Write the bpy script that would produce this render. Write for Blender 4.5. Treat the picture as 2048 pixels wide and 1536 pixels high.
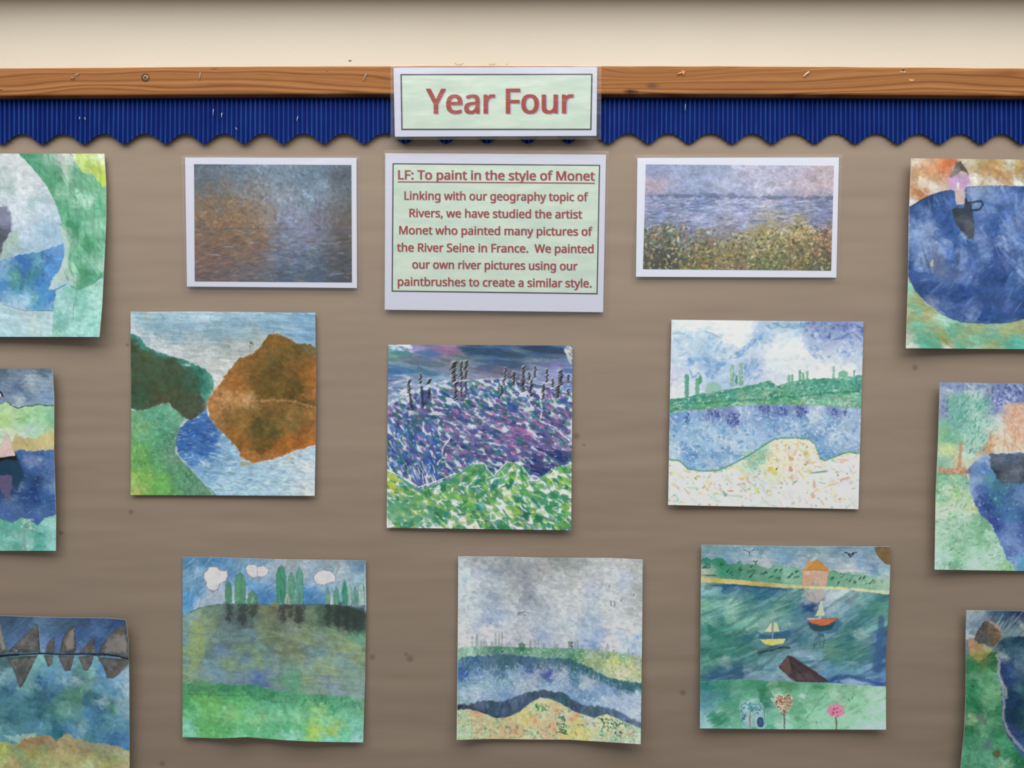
import bpy, bmesh, math, random
import numpy as np
from mathutils import Vector
# tunable numbers of the light and the base colours
AMB = .36
LPOS = (0, -.95, 1.2)
LPOW = 37.5; LSY = 1.0
EXPO = 0.0
LEDGE_PY = -34; LEDGE_D = .058; LEDGEC = 'c9984f'
WALLC = ('d7cdba', 'dcd2c0')
WOOD = ('7a4c26', '966236', 'a26c3e', 'ae7848')
BACK = ('978676', '9c8b7a')
BLUE = ('051560', '20468e')  # border: shaded groove tone, lit crest tone
SAT = .86
def GAIN(y): return float(1/np.interp(y, [200, 660, 1070, 1500], [1.04, .98, .79, .65]))   # one factor per sheet: turns colours read off the photograph into the sheet's own reflectance
for o in list(bpy.data.objects): bpy.data.objects.remove(o)
SC = bpy.context.scene; COL = SC.collection
# ---------------------------------------------------------------- camera, light, exposure
S = 0.00068            # metres on the board per pixel of the 2048 x 1536 frame
F = 1540.0             # focal length in those pixels
D = F*S                # camera distance from the board
cam = bpy.data.cameras.new('camera'); cam.sensor_width = 36; cam.lens = 36*F/2048; cam.clip_start = .05
co = bpy.data.objects.new('camera', cam); COL.objects.link(co)
co.location = (0, -D, 0); co.rotation_euler = (math.pi/2, 0, 0); SC.camera = co
w = bpy.data.worlds.new('room_light'); SC.world = w; w.use_nodes = True
w.node_tree.nodes['Background'].inputs[0].default_value = (.93, .97, 1, 1)
w.node_tree.nodes['Background'].inputs[1].default_value = AMB
def area(name, loc, target, sx, sy, power, col=(1, 1, 1)):
    l = bpy.data.lights.new(name, 'AREA'); l.shape = 'RECTANGLE'; l.size = sx; l.size_y = sy; l.energy = power; l.color = col
    o = bpy.data.objects.new(name, l); COL.objects.link(o); o.location = loc
    o.rotation_euler = (Vector(target)-Vector(loc)).to_track_quat('-Z', 'Y').to_euler(); return o
area('ceiling_light', LPOS, (0, 0, .1), 3.2, LSY, LPOW, (1, .985, .96))
SC.view_settings.view_transform = 'Standard'; SC.view_settings.look = 'None'
SC.view_settings.gamma = 1; SC.view_settings.use_curve_mapping = False; SC.view_settings.exposure = EXPO
# ---------------------------------------------------------------- helpers
def lin(c):
    c = np.asarray(c, float); return np.where(c <= .04045, c/12.92, ((c+.055)/1.055)**2.4)
def hexlin(h): return tuple(lin([int(h[i:i+2], 16)/255 for i in (0, 2, 4)]))
def place(px, py, d=0.0):
    """point seen at pixel (px, py) that stands d metres in front of the board"""
    k = (D-d)/D; return ((px-1024)*S*k, -d, (768-py)*S*k)
def mat(name, base=None, rough=.6, spec=.3, build=None):
    m = bpy.data.materials.new(name); m.use_nodes = True; nt = m.node_tree; b = nt.nodes['Principled BSDF']
    if base is not None: b.inputs['Base Color'].default_value = (*(hexlin(base) if isinstance(base, str) else base), 1)
    b.inputs['Roughness'].default_value = rough; b.inputs['Specular IOR Level'].default_value = spec
    if build: build(nt, b)
    return m
def N(nt, t, **kw):
    n = nt.nodes.new('ShaderNode'+t)
    for k, v in kw.items():
        if k.startswith('i_'):
            key = k[2:]; n.inputs[int(key) if key.isdigit() else key].default_value = v
        else: setattr(n, k, v)
    return n
def L(nt, a, b): nt.links.new(a, b)
def coords(nt, scale=(1, 1, 1), src='Object'):
    tc = N(nt, 'TexCoord'); mp = N(nt, 'Mapping'); mp.inputs['Scale'].default_value = scale
    L(nt, tc.outputs[src], mp.inputs['Vector']); return mp.outputs[0]
def noise_node(nt, v, scale, detail=4, rough=.55, dist=0):
    n = N(nt, 'TexNoise'); n.inputs['Scale'].default_value = scale; n.inputs['Detail'].default_value = detail
    n.inputs['Roughness'].default_value = rough; n.inputs['Distortion'].default_value = dist; L(nt, v, n.inputs['Vector']); return n
def ramp(nt, fac, stops):
    r = N(nt, 'ValToRGB'); e = r.color_ramp.elements
    while len(e) < len(stops): e.new(.5)
    for q, (p, c) in zip(e, stops): q.position = p; q.color = (*(hexlin(c) if isinstance(c, str) else c), 1)
    L(nt, fac, r.inputs[0]); return r
def bump(nt, b, h, strength, dist):
    n = N(nt, 'Bump'); n.inputs['Strength'].default_value = strength; n.inputs['Distance'].default_value = dist
    L(nt, h, n.inputs['Height']); L(nt, n.outputs[0], b.inputs['Normal'])
def mesh_np(name, V, Q, smooth=False):
    me = bpy.data.meshes.new(name); V = np.asarray(V, np.float32); Q = np.asarray(Q, np.int32)
    me.vertices.add(len(V)); me.vertices.foreach_set('co', V.ravel())
    me.loops.add(Q.size); me.loops.foreach_set('vertex_index', Q.ravel())
    me.polygons.add(len(Q)); me.polygons.foreach_set('loop_start', np.arange(0, Q.size, Q.shape[1], dtype=np.int32))
    me.update(calc_edges=True); me.polygons.foreach_set('use_smooth', np.full(len(Q), smooth)); me.validate(); return me
def obj(name, me, m=None, parent=None, loc=(0, 0, 0)):
    o = bpy.data.objects.new(name, me); COL.objects.link(o); o.location = loc
    if m and me: me.materials.append(m)
    if parent: o.parent = parent
    return o
def tag(o, label, cat, group=None, kind=None):
    o['label'] = label; o['category'] = cat
    if group: o['group'] = group
    if kind: o['kind'] = kind
    return o
def empty(name, loc=(0, 0, 0)): return obj(name, None, loc=loc)
def grid_quads(n, m):
    i = np.arange(n*m).reshape(m, n)
    return np.stack([i[1:, :-1].ravel(), i[1:, 1:].ravel(), i[:-1, 1:].ravel(), i[:-1, :-1].ravel()], 1)
def ring(n, m):
    i = np.arange(n*m).reshape(m, n)
    return np.concatenate([i[0, :], i[1:, -1], i[-1, -2::-1], i[-2:0:-1, 0]])
def sheet_mesh(name, PX, PY, dep, thick=.0004, smooth=True):
    """a thin sheet: a grid of points on its front, a rim, and the way back to the board side"""
    m, n = PX.shape; k = (D-dep)/D
    V = np.stack([(PX-1024)*S*k, -dep, (768-PY)*S*k], -1).reshape(-1, 3); Q = grid_quads(n, m)
    r = ring(n, m); A = V[r]; B = A+np.array([0, thick, 0]); a = len(V); c = len(r)
    V = np.concatenate([V, A, B]); j = np.arange(c); j2 = (j+1) % c
    R = np.stack([a+j, a+j2, a+c+j2, a+c+j], 1)
    return mesh_np(name, V, np.concatenate([Q, R]), smooth), r
def along(P, t):
    P = np.array(P, float).reshape(-1, 2); d = np.r_[0, np.cumsum(np.hypot(*np.diff(P, axis=0).T))]; d /= d[-1]
    return np.stack([np.interp(t, d, P[:, 0]), np.interp(t, d, P[:, 1])], -1)
def coons(top, right, bottom, left, n, m):
    """four measured edges (top and bottom run left to right, the sides run down) to a grid"""
    u = np.linspace(0, 1, n); v = np.linspace(0, 1, m); T, B = along(top, u), along(bottom, u); Lf, R = along(left, v), along(right, v)
    U, Vv = u[None, :, None], v[:, None, None]
    P = (1-Vv)*T[None]+Vv*B[None]+(1-U)*Lf[:, None]+U*R[:, None]-((1-U)*(1-Vv)*T[0]+U*(1-Vv)*T[-1]+(1-U)*Vv*B[0]+U*Vv*B[-1])
    return P[..., 0], P[..., 1]
def smooth_noise(X, Y, sx, sy, seed, o=3):
    c = Canvas(0, 0, 1, 1, 4, seed); return c.noise(sx, sy, X=X, Y=Y, o=o)
# ---------------------------------------------------------------- watercolour kit: paints a sheet as a grid of vertex colours
def hx(c):
    return np.array([int(c[i:i+2], 16)/255 for i in (0, 2, 4)]) if isinstance(c, str) else np.asarray(c)
def sst(a, b, x):
    t = np.clip((x-a)/(b-a), 0, 1); return t*t*(3-2*t)
class Canvas:
    """coordinates are the sheet's own drawing units: left L, top T, width W, height H; N columns, M rows"""
    def __init__(s, L, T, W, H, N=300, seed=1, paper='eef0f0', M=None):
        M = M or max(2, round(N*H/W)); s.N, s.M = N, M
        s.L, s.T, s.W, s.H = L, T, W, H
        s.dx, s.dy = W/(N-1), H/(M-1)
        s.X, s.Y = np.meshgrid(L+s.dx*np.arange(N), T+s.dy*np.arange(M))
        s.r = np.random.RandomState(seed)
        s.tab = s.r.rand(256, 256)
        s.c = np.ones((M, N, 3))*hx(paper)
    def noise(s, sx, sy=None, ang=0, o=4, X=None, Y=None):
        sy = sy or sx; X = s.X if X is None else X; Y = s.Y if Y is None else Y
        a = np.radians(ang); U = (X*np.cos(a)+Y*np.sin(a))/sx; V = (-X*np.sin(a)+Y*np.cos(a))/sy
        ox, oy = s.r.rand(2)*200; out = 0; amp = 1; tot = 0
        for k in range(o):
            u = U*2**k+ox+k*37; v = V*2**k+oy+k*53
            i = np.floor(u).astype(int); j = np.floor(v).astype(int)
            fu = u-i; fv = v-j; fu = fu*fu*(3-2*fu); fv = fv*fv*(3-2*fv)
            T = s.tab; i0, i1, j0, j1 = i & 255, (i+1) & 255, j & 255, (j+1) & 255
            out = out+amp*((T[j0, i0]*(1-fu)+T[j0, i1]*fu)*(1-fv)+(T[j1, i0]*(1-fu)+T[j1, i1]*fu)*fv)
            tot += amp; amp *= .55
        return np.clip((out/tot-.5)*2.6, -1, 1)
    def field(s, txt, warp=25, wsc=60, p=3.2):
        warp *= 1.5; p += .8
        pts = [t.split(',') for t in txt.split()]
        X = s.X+warp*s.noise(wsc, o=5)+.5*warp*s.noise(wsc*.25); Y = s.Y+warp*s.noise(wsc, o=5)+.5*warp*s.noise(wsc*.25)
        num = 0; den = 0
        for x, y, c in pts:
            w = 1/((X-float(x))**2+(Y-float(y))**2+400)**(p/2)
            num = num+w[..., None]*hx(c); den = den+w
        out = num/den[..., None]
        for k, amp in ((8.5, .35), (4.2, .55)): out = s.facet(out, k*s.dx, amp)
        return out
    def facet(s, src, size, a, asp=1.7, ang=25):
        """break a smooth wash into small overlapping touches: every cell takes the colour of a spot near its heart"""
        t = np.radians(ang); wv = .35*s.noise(size*3, o=2)
        U = (s.X*np.cos(t)+s.Y*np.sin(t))/(size*asp)+wv; V = (-s.X*np.sin(t)+s.Y*np.cos(t))/size-wv
        iu, iv = np.floor(U).astype(int), np.floor(V).astype(int); best = np.full(U.shape, 9.); bu = U.copy(); bv = V.copy(); bj = np.zeros(U.shape)
        for di in (-1, 0, 1):
            for dj in (-1, 0, 1):
                cu, cv = iu+di, iv+dj; su = cu+s.tab[cu & 255, cv & 255]; sv = cv+s.tab[cv & 255, (cu+91) & 255]
                d = (su-U)**2+(sv-V)**2; m = d < best; best = np.where(m, d, best); bu = np.where(m, su, bu); bv = np.where(m, sv, bv); bj = np.where(m, s.tab[(cu*7+13) & 255, (cv*5+31) & 255], bj)
        u, v = bu*size*asp+(bj-.5)*size*1.6, bv*size+(bj*7 % 1-.5)*size*1.6
        X, Y = u*np.cos(t)-v*np.sin(t), u*np.sin(t)+v*np.cos(t)
        i = np.clip(np.round((X-s.L)/s.dx), 0, s.N-1).astype(int); j = np.clip(np.round((Y-s.T)/s.dy), 0, s.M-1).astype(int)
        f = src[j, i]*(1+.16*(bj[..., None]*3 % 1-.5)); rim = sst(.2, .75, best)[..., None]
        return np.clip(src*(1-a)+f*a*(1+.05*rim)-0*rim, 0, 1)
    def poly(s, pts, soft=5, wob=6, wsc=25):
        P = np.array(pts, float).reshape(-1, 2); X, Y = s.X, s.Y
        mg = soft+wob+s.dx
        i0 = max(0, int((P[:, 0].min()-mg-s.L)/s.dx)); i1 = min(s.N, int((P[:, 0].max()+mg-s.L)/s.dx)+2)
        j0 = max(0, int((P[:, 1].min()-mg-s.T)/s.dy)); j1 = min(s.M, int((P[:, 1].max()+mg-s.T)/s.dy)+2)
        out = np.zeros((s.M, s.N))
        if i1 <= i0 or j1 <= j0: return out
        X = X[j0:j1, i0:i1]; Y = Y[j0:j1, i0:i1]
        d2 = np.full(X.shape, 1e12); ins = np.zeros(X.shape, bool)
        Q = np.roll(P, -1, 0)
        for (ax, ay), (bx, by) in zip(P, Q):
            ex, ey = bx-ax, by-ay; t = np.clip(((X-ax)*ex+(Y-ay)*ey)/(ex*ex+ey*ey+1e-9), 0, 1)
            d2 = np.minimum(d2, (X-ax-t*ex)**2+(Y-ay-t*ey)**2)
            if ay != by: ins ^= ((ay > Y) != (by > Y)) & (X < (Y-ay)*ex/(by-ay)+ax)
        sd = np.sqrt(d2)*np.where(ins, -1, 1)
        if wob: sd = sd+wob*s.noise(wsc, X=X, Y=Y)
        out[j0:j1, i0:i1] = sst(soft, -soft, sd); return out
    def below(s, pts, soft=5, wob=6, wsc=25):
        P = np.array(pts, float).reshape(-1, 2)
        y = np.interp(s.X, P[:, 0], P[:, 1])+(wob*s.noise(wsc) if wob else 0)
        return sst(-soft, soft, s.Y-y)
    def put(s, m, col, a=1.0):
        m = (np.clip(m, 0, 1)*a)[..., None]; s.c = s.c*(1-m)+hx(col)*m
    def shade(s, f, m=None):
        f = f if m is None else f*m
        s.c = np.clip(s.c*(1+f[..., None]), 0, 1)
    def line(s, pts, w, col, a=1.0, soft=2.5, wob=1.5, wsc=12):
        P = np.array(pts, float).reshape(-1, 2); mg = w+soft+wob
        i0 = max(0, int((P[:, 0].min()-mg-s.L)/s.dx)); i1 = min(s.N, int((P[:, 0].max()+mg-s.L)/s.dx)+2)
        j0 = max(0, int((P[:, 1].min()-mg-s.T)/s.dy)); j1 = min(s.M, int((P[:, 1].max()+mg-s.T)/s.dy)+2)
        if i1 <= i0 or j1 <= j0: return
        X = s.X[j0:j1, i0:i1]; Y = s.Y[j0:j1, i0:i1]; d2 = np.full(X.shape, 1e12)
        for (ax, ay), (bx, by) in zip(P[:-1], P[1:]):
            ex, ey = bx-ax, by-ay; t = np.clip(((X-ax)*ex+(Y-ay)*ey)/(ex*ex+ey*ey+1e-9), 0, 1)
            d2 = np.minimum(d2, (X-ax-t*ex)**2+(Y-ay-t*ey)**2)
        d = np.sqrt(d2)+(wob*s.noise(wsc, X=X, Y=Y) if wob else 0)
        m = (sst(w/2+soft, w/2-soft, d)*a)[..., None]
        s.c[j0:j1, i0:i1] = s.c[j0:j1, i0:i1]*(1-m)+hx(col)*m
    def dab(s, x, y, L, W, ang, col, a=.8, e=.6, taper=.35, clip=None):
        """one touch of the brush: half length L, half width W; the pigment gathers at its rim"""
        R = L+W+2*s.dx
        i0 = max(0, int((x-R-s.L)/s.dx)); i1 = min(s.N, int((x+R-s.L)/s.dx)+2)
        j0 = max(0, int((y-R-s.T)/s.dy)); j1 = min(s.M, int((y+R-s.T)/s.dy)+2)
        if i1 <= i0 or j1 <= j0: return
        X = s.X[j0:j1, i0:i1]-x; Y = s.Y[j0:j1, i0:i1]-y; c, n = np.cos(ang), np.sin(ang)
        u = (X*c+Y*n)/L; v = (-X*n+Y*c)/(W*(1+taper*np.clip(u, -1, 1)))
        d = u*u*np.abs(u)**.5+v*v
        m = sst(1+e, 1-e, d)*(a*(.8+.2*np.clip(d, 0, 1)))
        if clip is not None: m = m*clip[j0:j1, i0:i1]
        m = m[..., None]; s.c[j0:j1, i0:i1] = s.c[j0:j1, i0:i1]*(1-m)+col*m
    def dabs(s, mask, n, L, W, ang, col, a=.8, aj=20, cj=.05, e=.6, lj=.35, taper=.35):
        if isinstance(mask, tuple):
            x0, y0, x1, y1 = mask; xs = s.r.uniform(x0, x1, n); ys = s.r.uniform(y0, y1, n)
        else:
            jj, ii = np.nonzero(mask > .5)
            if len(jj) == 0: return
            k = s.r.randint(0, len(jj), n); xs = s.X[jj[k], ii[k]]; ys = s.Y[jj[k], ii[k]]
        pal = None if isinstance(col, np.ndarray) else [hx(c) for c in (col.split() if isinstance(col, str) else col)]
        for x, y in zip(xs, ys):
            if pal is None:
                j = min(s.M-1, max(0, int((y-s.T)/s.dy))); i = min(s.N-1, max(0, int((x-s.L)/s.dx))); c = col[j, i]
            else: c = pal[s.r.randint(len(pal))]
            c = np.clip(c*(1+cj*s.r.randn())+cj*.15*s.r.randn(3), 0, 1)
            A = ang(x, y) if callable(ang) else ang
            k = np.exp(lj*s.r.randn())
            s.dab(x, y, L*k, W*np.exp(lj*.6*s.r.randn()), np.radians(A+aj*s.r.randn()), c, a*s.r.uniform(.75, 1.1), e, taper, None if isinstance(mask, tuple) else mask)
    def grain(s, k=.03, big=.04):
        s.shade(k*s.noise(s.dx*2.2, o=2)+big*s.noise(s.W/14, o=3)+.9*k*s.noise(s.dx*7, o=3))
GLYPHS = {
' ': (209, ""),
',': (215, "154 84 136 23 111 -42 85 -103 33 -103 49 -38 63 31 73 93 148 93"),
'.': (215, "58 43 61 69 72 85 88 94 107 97 126 94 142 85 153 69 157 43 153 18 142 2 126 -8 107 -11 88 -8 72 2 61 18"),
':': (215, "58 43 61 69 72 85 88 94 107 97 126 94 142 85 153 69 157 43 153 18 142 2 126 -8 107 -11 88 -8 72 2 61 18|58 387 61 412 72 429 88 438 107 441 126 438 142 429 153 412 157 387 153 362 142 345 126 335 107 332 88 335 72 345 61 362"),
'F': (416, "150 0 78 0 78 573 398 573 398 509 150 509 150 306 383 306 383 243 150 243"),
'L': (420, "78 0 78 573 150 573 150 64 400 64 400 0"),
'M': (727, "330 0 142 502 139 502 142 461 144 407 144 347 144 0 78 0 78 573 184 573 361 103 364 103 544 573 650 573 650 0 578 0 578 352 579 408 581 460 584 501 581 501 390 0"),
'R': (499, "236 573 301 568 353 555 393 532 422 500 439 460 444 410 440 368 427 334 408 306 385 285 330 257 487 0 403 0 264 237 150 237 150 0 78 0 78 573|232 510 150 510 150 298 236 298 296 304 338 325 362 359 370 407 366 440 355 467 336 486 310 500 275 507"),
'S': (440, "403 153 396 106 378 66 348 35 307 11 257 -3 198 -8 137 -5 83 4 41 19 41 88 113 65 201 55 240 57 273 66 298 79 316 98 327 120 330 147 327 173 318 194 302 213 277 230 196 265 131 294 85 330 57 375 48 435 54 477 71 513 99 542 136 563 180 576 231 581 318 572 389 549 366 487 302 508 229 517 196 515 169 507 148 494 133 478 124 457 121 434 124 407 133 386 149 367 172 351 246 318 332 279 362 255 385 228 398 194"),
'T': (446, "259 0 187 0 187 509 8 509 8 573 437 573 437 509 259 509"),
'W': (746, "735 573 583 0 510 0 399 375 389 410 380 443 373 471 370 488 367 471 361 443 352 409 342 373 234 0 161 0 10 573 85 573 174 223 183 186 190 151 196 118 201 87 206 119 213 154 222 191 232 227 333 573 407 573 512 225 523 187 532 151 538 117 544 87 550 129 560 175 572 224 660 573"),
'Y': (454, "227 291 376 573 454 573 263 222 263 0 191 0 191 219 0 573 79 573"),
'a': (450, "231 437 279 433 318 422 347 403 376 358 385 293 385 0 334 0 320 61 317 61 279 22 234 -1 172 -8 136 -5 103 6 75 23 55 48 41 80 37 119 50 176 87 219 127 238 179 251 243 257 316 259 316 285 310 330 293 359 265 375 227 380 163 370 106 347 84 400 151 426|252 208 184 200 141 182 118 155 110 119 115 87 132 66 157 53 188 49 238 56 279 79 306 117 315 172 315 210"),
'b': (493, "139 461 138 410 135 373 139 373 161 398 189 419 226 432 272 437 322 431 365 412 401 381 428 338 444 283 449 215 447 168 439 127 427 91 400 48 365 17 322 -2 272 -8 226 -3 189 10 161 31 139 55 133 55 119 0 68 0 68 609 139 609|260 379 219 374 188 361 165 339 150 308 142 268 139 217 139 214 142 165 150 125 165 93 202 61 261 51 312 61 348 93 363 126 373 166 376 216 373 265 363 306 348 338 311 368"),
'c': (385, "241 -8 187 -2 139 15 99 45 69 87 55 123 47 165 44 213 47 262 56 305 71 342 102 385 142 415 191 432 245 438 309 431 358 415 337 356 292 370 244 376 204 371 172 358 148 335 131 303 120 263 117 213 120 166 131 126 148 94 172 71 202 58 240 53 302 60 351 78 351 15 304 -2"),
'd': (493, "221 -8 171 -2 128 17 92 48 65 91 49 146 44 214 49 282 66 338 93 381 128 413 171 432 221 438 280 429 323 407 354 374 359 374 356 405 354 438 354 609 425 609 425 0 368 0 358 58 354 58 323 24 279 1|232 51 290 60 328 88 348 135 355 200 355 213 352 263 343 304 329 336 291 369 231 379 181 368 146 334 130 300 120 260 117 213 120 165 130 125 146 93 181 61"),
'e': (452, "234 438 286 432 329 414 364 385 390 346 406 299 411 244 411 201 117 201 127 137 154 90 197 62 254 52 327 60 392 82 392 20 327 -1 251 -8 194 -2 143 17 101 48 70 91 56 126 47 167 44 212 47 257 55 297 68 333 96 378 134 411 181 431|233 380 188 372 154 348 130 309 119 257 338 257 335 292 326 322 312 346 292 364 266 376"),
'f': (276, "266 375 158 375 158 0 87 0 87 375 12 375 12 408 87 432 87 457 92 507 104 547 124 577 152 597 186 609 227 613 274 609 310 599 292 544 262 552 228 556 197 550 175 532 162 502 158 458 158 430 266 430"),
'g': (493, "221 438 261 434 297 422 329 402 355 373 359 373 369 430 425 430 425 -7 420 -63 404 -109 378 -146 341 -172 293 -187 233 -192 147 -186 78 -165 78 -100 149 -125 237 -134 286 -126 324 -101 347 -63 355 -13 355 4 356 32 358 57 354 57 329 28 299 8 263 -4 221 -8 170 -2 126 18 91 51 65 95 49 149 44 214 49 278 65 332 91 377 126 411 169 431|230 379 197 374 169 359 147 336 130 303 120 262 117 213 120 165 130 124 146 92 182 60 232 50 288 58 309 69 326 85 349 131 356 197 356 214 353 267 343 309 326 340 302 362 270 374"),
'h': (496, "139 431 138 399 135 370 140 370 174 407 221 429 273 437 321 433 360 421 391 400 413 370 426 330 431 280 431 0 361 0 361 275 355 321 338 353 308 372 265 379 222 374 189 360 166 338 150 308 142 269 139 222 139 0 68 0 68 609 139 609"),
'i': (207, "139 430 139 0 68 0 68 430|104 591 133 580 142 566 145 546 142 526 133 512 104 501 88 504 75 512 66 526 63 546 66 566 75 580 88 588"),
'k': (428, "138 291 137 257 135 221 138 221 152 240 172 264 189 285 326 430 409 430 235 246 421 0 336 0 187 200 138 158 138 0 68 0 68 609 138 609"),
'l': (207, "139 0 68 0 68 609 139 609"),
'm': (750, "540 438 603 429 649 401 669 371 681 330 685 280 685 0 615 0 615 277 610 321 594 353 567 372 528 379 474 369 438 342 418 298 411 237 411 0 342 0 342 277 332 333 320 353 303 367 281 376 253 379 215 374 185 360 164 338 150 308 141 269 139 223 139 0 68 0 68 430 125 430 136 371 140 371 173 409 217 431 266 438 312 433 349 420 378 398 398 366 402 366 427 398 461 420 499 433"),
'n': (496, "275 438 322 434 361 421 391 401 413 371 426 330 431 280 431 0 361 0 361 275 355 321 338 353 308 372 265 379 204 368 166 338 146 289 139 223 139 0 68 0 68 430 125 430 136 371 140 371 175 409 222 431"),
'o': (485, "442 216 438 165 428 121 411 82 388 51 359 25 324 7 285 -4 241 -8 200 -4 163 7 129 25 100 51 77 82 59 121 48 165 44 216 47 261 55 301 68 336 97 380 137 412 186 431 244 438 299 431 347 412 387 380 417 336 431 301 439 261|117 216 120 169 130 128 147 95 172 71 203 56 243 51 282 56 314 71 339 95 356 128 366 169 369 216 365 263 355 303 338 335 314 359 282 374 242 379 185 368 147 335 130 303 120 263"),
'p': (493, "273 438 322 432 365 413 401 383 428 339 444 284 449 216 447 170 439 129 427 93 401 49 365 17 322 -2 272 -8 213 1 170 24 139 55 134 55 137 20 139 -16 139 -192 68 -192 68 430 126 430 136 371 139 371 170 405 213 429|260 379 221 374 190 362 167 342 152 313 142 275 139 229 139 216 142 167 150 126 165 93 188 70 220 55 261 51 297 56 326 72 348 98 364 131 373 171 376 217 373 262 363 302 348 334 311 367"),
'r': (331, "269 438 295 437 319 433 310 368 287 372 264 374 217 363 176 334 149 289 139 229 139 0 68 0 68 430 126 430 134 351 137 351 170 395 214 426 240 435"),
's': (384, "348 119 343 80 327 49 302 24 268 6 226 -4 176 -8 99 -1 42 19 42 83 104 60 178 49 224 53 256 66 274 86 280 112 271 141 239 167 174 196 103 228 76 245 57 266 45 292 41 324 52 372 85 408 118 425 157 435 202 438 275 430 339 409 315 353 258 372 197 380 159 377 131 366 114 350 108 328 119 298 154 274 219 246 289 215 314 197 333 176 344 150"),
't': (289, "212 50 245 53 272 59 272 5 240 -4 200 -8 167 -5 138 4 112 20 91 44 78 79 74 125 74 375 13 375 13 409 75 437 103 528 144 528 144 430 269 430 269 375 144 375 144 127 149 93 163 69 185 54"),
'u': (496, "427 430 427 0 370 0 359 57 356 57 321 20 273 -1 220 -8 173 -4 134 8 103 29 81 59 68 99 63 148 63 430 135 430 135 153 141 108 158 76 188 57 230 51 273 55 306 69 330 91 345 121 354 160 357 206 357 430"),
'v': (407, "163 0 0 430 75 430 167 176 180 137 193 96 201 63 204 63 214 96 227 138 241 176 332 430 407 430 244 0"),
'w': (630, "346 243 336 276 328 308 321 335 316 357 313 357 308 335 302 307 294 275 284 242 207 1 127 1 9 431 82 431 141 201 153 154 163 109 169 73 172 73 178 97 185 128 193 160 201 188 277 431 354 431 428 188 440 149 451 109 457 74 460 74 466 108 477 153 489 201 549 431 621 431 502 1 419 1"),
'y': (409, "1 430 76 430 169 185 184 144 196 105 205 68 209 68 224 121 245 186 333 430 409 430 224 -59 188 -130 165 -156 138 -176 106 -188 67 -192 34 -190 9 -186 9 -130 30 -133 56 -135 99 -126 130 -99 152 -59 174 -2")}
ART = {}
def art(f): ART[f.__name__] = f; return f

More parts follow.
